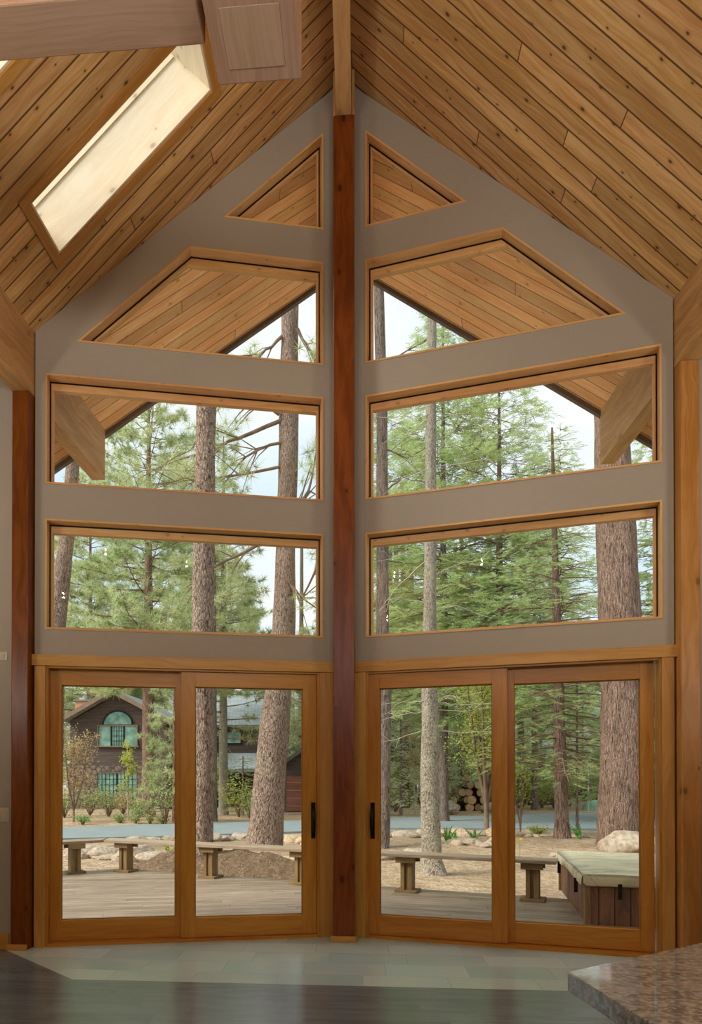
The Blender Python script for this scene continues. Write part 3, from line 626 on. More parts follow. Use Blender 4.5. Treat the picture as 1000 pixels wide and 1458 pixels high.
def leaf_tris(P, n, rad, size):
    P = np.repeat(P, n, 0); k = len(P); c = P + RNG.normal(size=(k, 3)) * rad; d = unit(RNG.normal(size=(k, 3)) * (1, 1, .6)); s = unit(np.cross(d, RNG.normal(size=(k, 3))))
    z = size * RNG.uniform(.6, 1.2, (k, 1)); a = c - d * z * .5; b1 = c + s * z * .33; b2 = c - s * z * .33; e = c + d * z * .5
    return np.concatenate([a, b1]), np.concatenate([b1, b2]), np.concatenate([b2, e]) if False else np.concatenate([b2, e])
def sprig_tris(P, D, L, n, ll, w):
    """flat fir sprays: leaflets on both sides of a twig"""
    k = len(P); side = unit(np.cross(D, np.array([0, 0, 1.0]) + RNG.normal(size=(k, 3)) * .25)); A = []; Bq = []; Cq = []
    for i in range(n):
        f = (i + .5) / n; base = P + D * (L * f)[:, None]
        for sg in (-1, 1):
            d = unit(D * .75 + side * sg * .8 + RNG.normal(size=(k, 3)) * .22); q = np.cross(d, side) ; q = unit(np.cross(d, RNG.normal(size=(k, 3)))) * w / 2
            le = ll * (1.15 - .7 * f) * RNG.uniform(.7, 1.2, (k, 1)); A.append(base + q); Bq.append(base - q); Cq.append(base + d * le)
    return np.concatenate(A), np.concatenate(Bq), np.concatenate(Cq)
def conifer(H, z0, R, nbr, style, trunk_r, nmul=1.0, top_r=.03, asym=None, shape=.8, up=.25, twr=1.0, far=False):
    """returns branch polylines and the needle triangles of a crown standing at the origin"""
    br = []; TP = []; TD = []
    ga = random.random() * 6
    for i in range(nbr):
        f = (i + random.random()) / nbr; h = z0 + (H - z0) * f; ga += 2.4 + random.uniform(-.4, .4)
        L = R * ((1 - f) ** shape) * random.uniform(.65, 1.15) + .25
        if asym: L *= asym(ga, h)
        e = (up * (f * 1.6 - .35)) + random.uniform(-.12, .12)
        p = Vector((0, 0, h)); d = Vector((math.cos(ga) * math.cos(e), math.sin(ga) * math.cos(e), math.sin(e))); pts = [p.copy()]; n = 6
        for j in range(n):
            d = (d + Vector((random.uniform(-.1, .1), random.uniform(-.1, .1), random.uniform(-.09, .07) + (.05 if style == 'pine' else -.03)))).normalized(); p = p + d * L / n; pts.append(p.copy())
        br.append((pts, max(.012, trunk_r * .16 * L / R)))
        per = L * (3.0 if style == 'pine' else 5.5) * nmul
        for j in range(int(per) + 2):
            t = random.uniform(.25 if style == 'pine' else .12, 1.0) ** .8; s = t * n; k = min(int(s), n - 1); q = pts[k].lerp(pts[k + 1], s - k); dd = (pts[k + 1] - pts[k]).normalized()
            side = dd.cross(Vector((0, 0, 1))) * random.choice((-1, 1)); sl = L * .32 * (1.1 - t) * random.uniform(.3, 1.1) + .12
            sd = (dd * .6 + side * .9 + Vector((0, 0, random.uniform(-.25, .3)))).normalized(); e2 = q + sd * sl
            if sl > .3 and not far: br.append(([q, q + sd * sl * .5 + Vector((0, 0, -.02)), e2], .008 + .004 * sl))
            m = max(1, int(sl / (.28 if style == 'pine' else .22) * twr))
            for g in range(m):
                o = q + sd * sl * ((g + 1) / m); TP.append(o); TD.append((sd + Vector((0, 0, .35 if style == 'pine' else -.12))).normalized())
    return br, np.array(TP), np.array(TD)
def branch_mesh(br, seg=4):
    m = MB()
    for pts, r in br: m.tube(pts, [max(.004, r * (1 - .8 * i / (len(pts) - 1))) for i in range(len(pts))], seg, caps=False)
    return m
def trunk(pts, rad, seg=20, jit=.14):
    """smooth resample of a trunk centre line, with root flare given by the radii"""
    P = [Vector(p) for p in pts]; Q = []; Rr = []
    for i in range(len(P) - 1):
        L = (P[i + 1] - P[i]).length; n = max(2, int(L / .35))
        for j in range(n):
            f = j / n; Q.append(P[i].lerp(P[i + 1], f)); Rr.append(rad[i] * (1 - f) + rad[i + 1] * f)
    Q.append(P[-1]); Rr.append(rad[-1])
    m = MB(); m.tube(Q, Rr, seg, caps=True, jit=jit); return m
def wfrom(list_, Y0):                                # trunk line from the picture: (x, y, width) at depth Y0
    P = [at(x, y, Y0) for x, y, w in list_]; D = [(p - CAM).length for p in P]
    return P, [w / 2 * (p.y - CAM.y) * .98 / F for p, (x, y, w) in zip(P, list_)]
def stuff(o): o['kind'] = 'stuff'; return o
def big_tree(name, label, lst, Y, bark, branches=(), needles=None, mat_tw='twig', seg=24, jit=.12, top=None):
    main_r = max([b[1] for b in branches] + [0]) * .55
    P, Rr = wfrom(lst, Y); base = P[0].copy(); base.z = gz(base.x, base.y) - .12; P = [base] + P[1:] if abs(P[0].z - base.z) < .6 else [base] + P
    if len(P) > len(Rr): Rr = [Rr[0]] + Rr
    d = (P[-1] - P[-2]).normalized(); P.append(P[-1] + d * 3.5); Rr.append(Rr[-1] * .7)
    root = empty(name, (base.x, base.y, base.z + .12)); tag(root, label, 'tree')
    rel(trunk(P, Rr, seg, jit).build('trunk', bark), root)
    groups = []
    for b in branches:
        if b[1] >= main_r or not groups: groups.append([b])
        else: groups[-1].append(b)
    for g in groups: rel(branch_mesh(g, 6).build('branch', mat_tw), root)
    if needles is not None: stuff(rel(tris_obj('needles', *needles[0], needles[1]), root))
    return root
def limb(a, b, r, sag=.1, n=6, wob=.12):
    a, b = Vector(a), Vector(b); L = (b - a).length; pts = []
    for i in range(n + 1):
        f = i / n; pts.append(a.lerp(b, f) + Vector((0, random.uniform(-wob, wob) * L * .1, -sag * L * math.sin(f * pi) + random.uniform(-wob, wob) * L * .12)) * (1 if 0 < i else 0))
    return (pts, r)
def limbs_px(segs, Y, r, kids=0, kl=.5):
    out = []; tips = []
    for s in segs:
        P = [at(x, y, Y) for x, y in s]; Q = []
        for i in range(len(P) - 1):
            for j in range(3): Q.append(P[i].lerp(P[i + 1], j / 3) + Vector((0, random.uniform(-.08, .08), random.uniform(-.02, .02))))
        Q.append(P[-1]); rr = r * random.uniform(.7, 1.1); out.append((Q, rr)); tips.append(P[-1])
        for k in range(kids):
            f = random.uniform(.25, .95) * (len(Q) - 1); i = int(f); q = Q[i]; d = (Q[min(i + 1, len(Q) - 1)] - Q[max(i - 1, 0)]).normalized()
            e = q + (d * .6 + Vector((0, random.uniform(-.6, .6), random.uniform(-.9, .5)))).normalized() * kl * random.uniform(.5, 1.4)
            mid = q.lerp(e, .5) + Vector((0, 0, .06)); out.append(([q, mid, e], rr * .4)); tips.append(e)
    return out, tips
def tufts_at(tips, mat, n=26, L=.24, w=.012, per=3, jitter=.3):
    P = np.array([tuple(t + Vector((random.uniform(-jitter, jitter), random.uniform(-jitter, jitter), random.uniform(-jitter, jitter))) * (0 if k == 0 else 1)) for t in tips for k in range(per)])
    D = np.tile(np.array([[0, 0, .5]]), (len(P), 1)); return (tuft_tris(P, D, n, L, w, .75), mat)
# near trunks ---------------------------------------------------------------
big_tree('pine_tree', 'leaning plated pine trunk at the far left edge of the left windows', [(66, 1212, 40), (80, 895, 27), (97, 750, 21), (104, 655, 19), (112, 560, 17)], 10.5, 'bark')
l2, tp = limbs_px([[(306, 705), (350, 690), (410, 668), (470, 655)]], 6.15, .02)
lb, tips = limbs_px([[(306, 596), (270, 640), (215, 672)], [(306, 690), (262, 680), (190, 706)], [(280, 700), (235, 730), (190, 745)]], 7.2, .022, 4, .55)
big_tree('pine_tree', 'straight grey pine trunk rising right behind the bench in the left door', [(291, 1250, 36), (290, 1200, 29), (291, 1000, 27), (289, 900, 31), (291, 765, 31), (294, 575, 29), (296, 420, 26)], 6.4, 'bark', lb, tufts_at(tips, 'pine', 24, .2, .007, 2, .15))
lb, tips = limbs_px([[(400, 596), (340, 625), (300, 640), (240, 660), (200, 680)], [(398, 665), (340, 675), (250, 685), (180, 705)], [(402, 628), (350, 650), (318, 690)], [(396, 765), (350, 785), (300, 812), (270, 840)], [(400, 760), (440, 700), (452, 640)], [(424, 470), (440, 500), (452, 505)], [(402, 480), (380, 500), (350, 512)], [(398, 590), (360, 570), (320, 560)], [(402, 822), (430, 850), (456, 800)]], 10.6, .06, 9, 1.0)
big_tree('pine_tree', 'thick leaning plated pine trunk with dark bare limbs in the left door', [(374, 1214, 58), (379, 1170, 50), (390, 1050, 44), (404, 905, 33), (407, 770, 28), (411, 640, 29), (413, 430, 25), (414, 300, 22)], 10.8, 'bark', lb, tufts_at(tips, 'pine', 34, .34, .011, 3, .28))
lb, tips = limbs_px([[(540, 985), (560, 960), (600, 950)], [(550, 700), (575, 680), (610, 690)], [(550, 520), (580, 500), (620, 480)], [(545, 640), (580, 650), (640, 620)]], 11.6, .03, 4, .8)
big_tree('pine_tree', 'dark slender pine trunk next to the centre post in the right door', [(545, 1212, 20), (548, 1150, 16), (549, 980, 17), (545, 905, 18), (545, 770, 17), (544, 580, 16), (540, 430, 15)], 11.5, 'bark_dark', lb, tufts_at(tips, 'fir', 30, .25, .012, 3, .3))
bl_, tips = limbs_px([[(602, 998), (575, 999), (545, 1004), (520, 1006)], [(602, 1013), (575, 1018), (545, 1024), (520, 1026)], [(602, 1040), (580, 1048), (555, 1055), (530, 1053)], [(624, 1000), (650, 1003), (690, 1002), (725, 1006)], [(624, 1012), (660, 1012), (700, 1008)], [(624, 1040), (660, 1043), (700, 1041), (725, 1036)], [(622, 988), (650, 992), (690, 985)],
    [(608, 594), (560, 594), (520, 590)], [(610, 596), (580, 618), (545, 632)], [(618, 592), (660, 590), (690, 608)], [(612, 600), (640, 640), (662, 672)], [(620, 664), (660, 657), (700, 655)], [(606, 668), (580, 680), (545, 706)], [(606, 800), (570, 830), (540, 870)], [(620, 820), (660, 800), (700, 795)], [(604, 790), (570, 790), (530, 800)], [(606, 858), (570, 850), (540, 870)], [(620, 770), (655, 760), (700, 765)], [(610, 690), (640, 705), (690, 700)], [(620, 870), (650, 862), (700, 880)]], 6.6, .011, 2, .3)
big_tree('fir_tree', 'pale knobby fir trunk with long bare branches in the right door', [(619, 1252, 44), (616, 1225, 30), (613, 1150, 27), (612, 980, 23), (612, 900, 19), (613, 770, 17), (614, 575, 14), (616, 400, 12)], 6.6, 'bark_pale', bl_, None, 'twig_pale', 20, .2)
big_tree('pine_tree', 'huge furrowed brown pine trunk behind the hot tub at far right', [(887, 1216, 76), (885, 1190, 62), (887, 980, 55), (883, 890, 56), (876, 735, 50), (872, 640, 46), (868, 500, 43)], 11.9, 'bark_big', seg=32)
# crowned conifers -----------------------------------------------------------
def make_conifer(name, label, x, y, H, z0, R, nbr, style, tr, bark, mat, tw=.014, tl=.22, nn=10, nmul=1, group=None, lean=0, shape=.8, up=.25, twr=1.0, bare=True, seg=14, far=False):
    root = empty(name, (x, y, gz(x, y) if not far else GZ)); tag(root, label, 'tree', group)
    br, TP, TD = conifer(H, z0, R, nbr, style, tr, nmul, shape=shape, up=up, twr=twr, far=far)
    trunk([(0, 0, -.1), (0, 0, .5), (lean * .4, 0, H * .4), (lean, 0, H)], [tr * 1.35, tr, tr * .75, .03], seg, .1).build('trunk', bark, root)
    if lean: TP = TP + np.stack([TP[:, 2] * lean / H, 0 * TP[:, 2], 0 * TP[:, 2]], 1)
    stuff(branch_mesh(br, 3 if far else 4).build('branches', 'twig', root))
    if style == 'pine': T = tuft_tris(TP, TD, nn, tl, tw, .72)
    else:
        L = np.full(len(TP), tl * 1.7) * RNG.uniform(.7, 1.2, len(TP)); T = sprig_tris(TP, TD, L, max(3, nn // 2), tl * .75, tw)
    stuff(tris_obj('needles', *T, mat, root)); return root
def gx(px, Y): return at(px, 1100, Y).x
FB = dict(shape=.55, up=.15)
make_conifer('ponderosa_pine', 'tall pine with straight red-brown trunk before the dark gabled house', gx(211, 25.2), 25.2, 22, 6.2, 4.4, 120, 'pine', .31, 'bark_red', 'pine', .028, .38, 22, 2.2, shape=.45, up=.3)
make_conifer('young_pine', 'young bushy bright green pine right of the red-brown trunk', gx(248, 21), 21, 6.8, .5, 1.5, 70, 'pine', .08, 'bark_red', 'pine', .02, .28, 24, 1.8, shape=.6)
make_conifer('ponderosa_pine', 'pine at the far left with its green crown behind the leaning trunk', gx(128, 46), 46, 26, 6.5, 6.5, 120, 'pine', .3, 'bark_red', 'pine', .04, .55, 20, 1.6, shape=.5)
make_conifer('ponderosa_pine', 'slim pale trunked pine with low boughs before the grey roof', gx(318, 27), 27, 19, 3.6, 3.0, 80, 'pine', .24, 'bark_pale', 'pine', .026, .38, 20, 1.7, shape=.55)
make_conifer('ponderosa_pine', 'narrow grey pine trunk beside the straight near trunk in left door', gx(305, 22), 22, 15, 6.5, 2.6, 60, 'pine', .13, 'bark_dark', 'pine', .024, .36, 20, 1.8, shape=.55)
make_conifer('ponderosa_pine', 'pine with crown between the two near trunks of the left windows', gx(328, 48), 48, 19, 7, 5.5, 100, 'pine', .26, 'bark_red', 'pine', .042, .58, 18, 1.5, shape=.6)
make_conifer('ponderosa_pine', 'lower pine right of the thick leaning trunk in the left windows', gx(440, 33), 33, 10.5, 3.6, 2.6, 70, 'pine', .15, 'bark_red', 'pine', .032, .45, 18, 1.5, shape=.7)
make_conifer('ponderosa_pine', 'pine filling the sky beside the straight near trunk, left windows', gx(262, 36), 36, 22, 8, 4.5, 90, 'pine', .24, 'bark_red', 'pine', .034, .46, 20, 1.7, shape=.5)
make_conifer('white_fir', 'large dense green fir behind the pale knobby trunk', gx(632, 22), 22, 21.5, 5.0, 4.6, 170, 'fir', .2, 'bark_dark', 'fir', .026, .3, 14, 1.7, **FB)
make_conifer('white_fir', 'broad fir with bright green sprays filling the middle right windows', gx(712, 21), 21, 18.2, 4.6, 4.6, 150, 'fir', .22, 'bark_dark', 'fir', .024, .3, 14, 1.6, **FB)
make_conifer('white_fir', 'fir with bare lower trunk standing left of the huge trunk', gx(800, 14.2), 14.2, 12.2, 2.1, 2.6, 130, 'fir', .2, 'bark_big', 'fir', .017, .19, 14, 1.5, shape=.7, up=.1, lean=-.25)
make_conifer('white_fir', 'thin young fir just right of the bare-trunked fir', gx(822, 15.2), 15.2, 5.2, 1.7, 1.1, 60, 'fir', .045, 'bark_dark', 'fir', .015, .16, 12, 1.6, shape=.7, up=.1)
make_conifer('white_fir', 'fir seen right of the huge trunk at the window edge', gx(938, 24), 24, 17, 1.5, 3.5, 110, 'fir', .2, 'bark_dark', 'fir', .03, .32, 14, 2.0, **FB)
make_conifer('white_fir', 'fir standing behind the dark slender trunk near the centre post', gx(549, 27), 27, 21, 6, 3.8, 120, 'fir', .18, 'bark_dark', 'fir', .032, .35, 14, 1.8, **FB)
make_conifer('white_fir', 'fir crown between the broad fir and the bare-trunked fir', gx(762, 34), 34, 17, 5.5, 4.4, 110, 'fir', .2, 'bark_dark', 'fir', .036, .42, 14, 1.6, **FB)
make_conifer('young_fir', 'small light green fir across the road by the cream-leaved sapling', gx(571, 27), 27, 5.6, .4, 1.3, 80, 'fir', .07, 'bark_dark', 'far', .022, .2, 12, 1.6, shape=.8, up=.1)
make_conifer('young_fir', 'tiny fir beside the dark doorway behind the left door shrubs', gx(346, 26), 26, 2.9, .3, .8, 40, 'fir', .05, 'bark_dark', 'fir', .018, .2, 12, 1.2, shape=.9, up=.1)
# distant woods: two kinds, copied
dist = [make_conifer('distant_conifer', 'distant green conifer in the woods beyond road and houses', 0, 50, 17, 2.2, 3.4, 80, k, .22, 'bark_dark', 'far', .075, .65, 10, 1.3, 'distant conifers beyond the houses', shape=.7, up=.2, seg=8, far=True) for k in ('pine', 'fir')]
spots = []
for i in range(34):
    px = 60 + i * 27 + random.uniform(-9, 9); Y = random.choice((46, 52, 58, 66, 74)) + random.uniform(-2, 2); spots.append((px, Y))
spots += [(950, 40), (985, 48), (1025, 42), (1070, 50), (1120, 44), (10, 48), (540, 42), (588, 40), (640, 44), (688, 41), (770, 40), (830, 50), (900, 38), (655, 33), (60, 40), (430, 44), (470, 40)]
for i, (px, Y) in enumerate(spots):
    o = dist[i % 2] if i < 2 else copy_tree(dist[i % 2])
    o.location = (gx(px, Y), Y, GZ); s = random.uniform(.75, 1.15) * (Y / 60 * .55 + .5) * (.62 if 380 < px < 470 or 770 < px < 850 else 1); o.scale = (s, s, s * random.uniform(.9, 1.15)); o.rotation_euler.z = random.uniform(0, 6)
# distant bare trunks seen through the right door
protoT = None
for i, (px, Y, r) in enumerate(((556, 40, .22), (566, 44, .3), (578, 36, .22), (588, 48, .3), (640, 38, .26), (652, 46, .3), (668, 42, .25), (683, 50, .3), (700, 40, .25), (742, 36, .2), (754, 45, .25), (452, 40, .25), (428, 43, .22))):
    if protoT is None:
        protoT = trunk([(0, 0, -.1), (0, 0, 6), (.1, 0, 20)], [1.15, .95, .5], 12, .1).build('bare_tree', 'bark_dark')
        tag(protoT, 'tall distant bare tree trunk in the woods across the road', 'tree', 'bare distant trunks across the road'); o = protoT
    else: o = protoT.copy(); COL.objects.link(o)
    o.location = (gx(px, Y), Y, GZ); o.scale = (r, r, 1); o.rotation_euler = (random.uniform(-.02, .02), random.uniform(-.03, .03), i)
# broadleaf --------------------------------------------------------------
def broadleaf(name, label, x, y, stems, H, R, z0, nleaf, mat, bark, size=.07, seedn=0, cat='tree', r0=.06, flat=1.0):
    random.seed(100 + seedn); root = empty(name, (x, y, gz(x, y))); tag(root, label, cat)
    m = MB(); br = []; pts_l = []
    for s in range(stems):
        a = s * 2.4 + seedn; tip = Vector((math.cos(a) * R * (.45 if stems > 1 else .1), math.sin(a) * R * .45, H * random.uniform(.85, 1))); fork = Vector((0, 0, z0 * .5)) if stems > 1 else Vector((0, 0, 0))
        P = [Vector((0, 0, -.1)), fork + Vector((0, 0, .05)), fork.lerp(tip, .35) + Vector((tip.x * .12, tip.y * .12, 0)), fork.lerp(tip, .7), tip]
        m.tube(P, [r0 * 1.2, r0, r0 * .7, r0 * .4, r0 * .12], 8)
        for k in range(22):
            f = random.uniform(.25, .98); i = min(3, 1 + int(f * 3)); q = P[1].lerp(P[4], f) if i else P[1]
            if q.z < z0: continue
            d = Vector((random.uniform(-1, 1), random.uniform(-1, 1), random.uniform(-.1, .8))).normalized(); L = R * random.uniform(.3, .9) * (1.15 - .6 * f); e = q + Vector((d.x * L, d.y * L, d.z * L * flat))
            br.append(([q, q.lerp(e, .5) + Vector((0, 0, .05 * L)), e], r0 * .22))
            for g in range(5): pts_l.append(q.lerp(e, .3 + .17 * g) + Vector((random.uniform(-.1, .1), random.uniform(-.1, .1), random.uniform(-.1, .1))) * R * .35)
    m.build('trunk', bark, root); stuff(branch_mesh(br, 4).build('branches', bark, root))
    P = np.array([tuple(p) for p in pts_l]); stuff(tris_obj('leaves', *leaf_tris(P, max(2, nleaf // len(P)), R * .09, size), mat, root)); random.seed(7 + seedn); return root
p = at(693, 1190, 15.5)
broadleaf('aspen_tree', 'many-stemmed slender tree with yellow-green leaves in the right door', p.x, 15.5, 5, 5.4, 1.7, 1.9, 5200, 'aspen', 'twig', .085, 1, r0=.075)
broadleaf('leafy_sapling', 'drooping sapling with sparse dry tan leaves in front of the house', gx(105, 21), 21, 3, 3.9, 1.5, .9, 2200, 'tanleaf', 'twig', .085, 2, r0=.05)
broadleaf('leafy_sapling', 'slim sapling with bright yellow-green leaves before the lower house window', gx(183, 22), 22, 1, 3.5, .8, 1.0, 900, 'yleaf', 'twig_pale', .1, 3, r0=.04)
broadleaf('leafy_sapling', 'sapling with cream and pink dried leaves beyond the road', gx(592, 28), 28, 2, 6.0, 1.4, 1.0, 3400, 'creamleaf', 'twig_pale', .12, 4, r0=.05)
broadleaf('leafy_sapling', 'low leafy yellowish branches left of the bare-trunked fir', gx(741, 16), 16, 3, 3.2, .9, .5, 700, 'yleaf', 'twig', .07, 5, r0=.03)
def bush(label, x, y, R, H, mat, n=900, size=.07, seedn=0, group=None, name='shrub'):
    random.seed(300 + seedn); root = empty(name, (x, y, gz(x, y))); tag(root, label, 'shrub', group); br = []; L = []
    for k in range(26):
        a = random.uniform(0, 6.28); e = Vector((math.cos(a) * R * random.uniform(.2, 1), math.sin(a) * R * random.uniform(.2, 1), H * random.uniform(.45, 1)))
        br.append(([Vector((0, 0, -.05)), Vector((e.x * .35, e.y * .35, e.z * .5)), e], .014))
        for g in range(6): L.append(Vector((e.x * .35, e.y * .35, e.z * .5)).lerp(e, g / 5) + Vector((random.uniform(-.15, .15) * R, random.uniform(-.15, .15) * R, random.uniform(-.12, .12) * H)))
    stuff(branch_mesh(br, 4).build('stems', 'twig', root)); P = np.array([tuple(p) for p in L]); stuff(tris_obj('leaves', *leaf_tris(P, max(2, n // len(P)), R * .12, size), mat, root)); return root
sh = [(92, 24, .9, 1.5, 'shrub', 'olive shrub at the far left edge of the left door glass'), (128, 26, 1.0, 1.35, 'shrub', 'rounded shrub below the stone corner of the dark house'), (155, 25, 1.0, 1.5, 'shrub', 'spreading shrub under the left part of the lower house window'), (176, 27, .9, 1.4, 'tanleaf', 'tan-leaved shrub under the lower house window'), (196, 25, .8, 1.2, 'shrub', 'shrub just left of the red-brown pine trunk'), (236, 20, 1.0, 2.2, 'shrub', 'taller loose shrub at the foot of the bushy young pine'), (118, 20, .35, .45, 'iris', 'small bright green tuft near the road at left'), (172, 20.5, .55, .4, 'shrub', 'low tuft of growth at the roadside below the slim sapling'), (193, 20.3, .35, .38, 'shrub', 'second low roadside tuft, right of the slim sapling'), (213, 20.2, .22, .34, 'shrub', 'little round tuft beneath the red-brown pine trunk'), (232, 20.2, .5, .42, 'shrub', 'low spreading tuft by the road at the left door stile'),
      (340, 25, 1.0, 1.7, 'yleaf', 'bright yellow-green shrub before the dark doorway'), (356, 24, .8, 1.3, 'shrub', 'green shrub left of the leaning trunk beyond the road'), (640, 30, 1.1, 1.9, 'shrub', 'green shrub left of the log pile'), (700, 33, 1.4, 2.2, 'aspen', 'yellowish shrub right of the log pile'), (765, 15.8, .4, .35, 'yleaf', 'small yellow-flecked shrub beside the bare-trunked fir'), (562, 31, 1.0, 1.4, 'shrub', 'shrub behind the small fir across the road'), (805, 33, 1.5, 2.6, 'shrub', 'dark green shrub behind the bare-trunked fir across the road'), (850, 36, 1.7, 2.8, 'shrub', 'leafy shrub above the green plastic cover')]
und = [(x_, y_) for x_, y_ in ((545, 34), (558, 38), (600, 36), (616, 39), (648, 40), (664, 37), (684, 36), (730, 38), (745, 36), (772, 37), (790, 35), (812, 38), (878, 35), (284, 30), (300, 32), (60, 33))]
for i, (px, Y, r, h, mt, lab) in enumerate(sh): bush(lab, gx(px, Y), Y, r, h, mt, 600 if r > .6 else 260, .11 if r > .6 else .07, i)
for i, (px, Y) in enumerate(und): bush('loose light green undergrowth bush in the woods across the road', gx(px, Y), Y, 1.7, 2.0 + (i % 3) * .7, ('yleaf', 'shrub', 'aspen')[i % 3], 900, .16, 50 + i, 'undergrowth bushes across the road', 'bush')
def iris(px, Y, n, H, label, seedn, mat='iris'):
    random.seed(500 + seedn); x = gx(px, Y); m = MB(); base = Vector((x, Y, gz(x, Y) - .03))
    for i in range(n):
        a = random.uniform(-1, 1) * .5; b = random.uniform(-.4, .4); h = H * random.uniform(.6, 1); w = .028; o = Vector((random.uniform(-.03, .03), random.uniform(-.03, .03), 0)); pts = []
        for j in range(5):
            f = j / 4; c = base + o + Vector((math.sin(a) * h * f * (1 + .5 * f), b * h * f, h * f * (1 - .12 * f * f))); ww = w * (1 - f ** 2.2) + .002; pts.append((c - Vector((ww, 0, 0)), c + Vector((ww, 0, 0))))
        for j in range(4):
            m.face([pts[j][0], pts[j][1], pts[j + 1][1], pts[j + 1][0]], [(0, 0), (1, 0), (1, 1), (0, 1)], True)
    o = m.build('iris_plant', mat); rebase(o, base); sd = o.modifiers.new('s', 'SOLIDIFY'); sd.thickness = .004; tag(o, label, 'plant')
iris(637, 12.6, 7, .62, 'upright fan of green iris leaves right of the pale knobby trunk', 1)
iris(648, 13.6, 4, .34, 'low short-leaved iris clump right of the upright iris fan', 2)
iris(676, 13.2, 5, .5, 'leaning iris clump at the foot of the slender leafy tree', 3)
iris(826, 14.0, 6, .62, 'iris clump right beside the bare-trunked fir', 4)
iris(240, 9.5, 5, .5, 'thin yellow-green stalks at the right side of the far left glass', 5, 'yleaf')
def flower(px, py, Y, label):
    p = at(px, py, Y); z0 = gz(p.x, Y); root = empty('yellow_flower', (p.x, Y, z0)); tag(root, label, 'flower'); h = p.z - z0
    MB().tube([(0, 0, -.03), (.01, 0, h * .5), (0, 0, h)], .006, 6).build('stem', 'iris', root); m = MB()
    for k in range(6):
        a = k * pi / 3; d = Vector((math.cos(a), math.sin(a), .7)) * .07; s_ = Vector((-math.sin(a), math.cos(a), 0)) * .035; c = Vector((0, 0, h - .02))
        m.face([c, c + d * .6 - s_, c + d * 1.1, c + d * .6 + s_], [(0, 0), (1, 0), (1, 1), (0, 1)], True)
    m.build('petals', 'yellow', root)
flower(740, 1196, 8.5, 'single yellow flower beyond the bench at the left of the right-hand glass')
# ------------------------------------------------------------------ rocks
def rock_mesh(seed, mat, flat=.62):
    import bmesh
    bm = bmesh.new(); bmesh.ops.create_icosphere(bm, subdivisions=3, radius=1)
    for v in bm.verts:
        c = v.co.copy(); n = noise.noise(c * 1.1 + Vector((seed * 7, 0, 0))) * .34 + noise.noise(c * 2.6 + Vector((0, seed * 5, 0))) * .12
        q = c * (1 + n); 
        for ax in (Vector((.6, .5, .62)), Vector((-.7, .2, .68)), Vector((.1, -.8, .58)), Vector((0, 0, 1))):
            d = q.dot(ax.normalized()) - (.72 + .05 * (seed % 3)); q = q - ax.normalized() * max(0, d) * .85
        v.co = Vector((q.x, q.y, q.z * flat))
    me = bpy.data.meshes.new('rock'); bm.to_mesh(me); bm.free(); me.polygons.foreach_set('use_smooth', [False if seed % 2 else True] * len(me.polygons)); me.materials.append(M[mat]); return me
RM = [rock_mesh(i, 'rock') for i in range(6)] + [rock_mesh(i + 6, 'rock_warm', .7) for i in range(4)]
rows = [ # from, to (px, Y), count, size range, kinds, label, group
    ((96, 9.3), (250, 8.2), 16, (.14, .32), (0, 6), 'tan rock in the loose line of rocks behind the left bench', 'rocks behind the left bench'),
    ((392, 8.2), (438, 7.6), 9, (.12, .22), (6, 10), 'rounded warm cobble in the low heap behind the right end of left bench', 'cobbles behind the left bench'),
    ((392, 13.4), (440, 12.4), 16, (.12, .25), (6, 10), 'cobble in the ring of stones right of the leaning trunk', 'cobbles beside the leaning trunk'),
    ((196, 12.6), (352, 13.6), 16, (.15, .32), (0, 6), 'flat rock along the road edge seen through the left door', 'rocks along the road edge, left door'),
    ((545, 14.6), (730, 14.4), 34, (.15, .36), (0, 10), 'rough rock in the line of rocks edging the road in the right door', 'rocks edging the road, right door'),
    ((548, 9.0), (600, 9.6), 8, (.16, .3), (0, 6), 'flat rock just behind the bench left of the pale knobby trunk', 'flat rocks behind the right bench'),
    ((640, 12.4), (722, 11.9), 12, (.1, .24), (0, 10), 'small rock scattered on the bank by the slender leafy tree', 'small rocks on the bank'),
    ((735, 15.6), (865, 15.2), 14, (.08, .2), (0, 10), 'small rock at the road edge around the bare-trunked fir', 'rocks around the bare-trunked fir'),
    ((790, 9.6), (818, 9.8), 4, (.1, .16), (0, 6), 'flat rock lying on the dirt behind the hot tub corner', 'flat rocks behind the hot tub')]
for (a, b, n, sz, kd, lab, grp) in rows:
    for i in range(n):
        f = (i + random.uniform(-.3, .3)) / max(1, n - 1); px = a[0] + (b[0] - a[0]) * f; Y = a[1] + (b[1] - a[1]) * f + random.uniform(-.45, .45) * (1 if n > 9 else .6); s = random.uniform(*sz)
        o = bpy.data.objects.new('rock', RM[random.randrange(*kd)]); COL.objects.link(o); x = gx(px, Y); o.location = (x, Y, gz(x, Y) + s * .22)
        o.scale = (s * random.uniform(.9, 1.5), s, s * random.uniform(.8, 1.2)); o.rotation_euler = (0, 0, random.uniform(0, 6)); tag(o, lab, 'rock', grp)
for (px, Y, s, lab, k) in ((196, 8.35, .42, 'largest angular boulder behind the bench in the left door', 1), (146, 8.9, .34, 'low broad boulder left of the largest boulder', 3), (221, 8.0, .3, 'boulder between the largest boulder and the dug earth heap', 4), (892, 11.0, .62, 'big smooth beige boulder at the foot of the huge trunk', 2), (925, 10.8, .5, 'rightmost beige boulder beside the huge trunk', 0), (633, 29, .8, 'dark brown boulder across the road right of the pale trunk', 5), (710, 30, .8, 'long boulder right of the log pile', 3)):
    o = bpy.data.objects.new('boulder', RM[k]); COL.objects.link(o); x = gx(px, Y); o.location = (x, Y, gz(x, Y) + s * .3); o.scale = (s * 1.25, s * .9, s * 1.05); o.rotation_euler = (0, 0, k * .9); tag(o, lab, 'boulder')
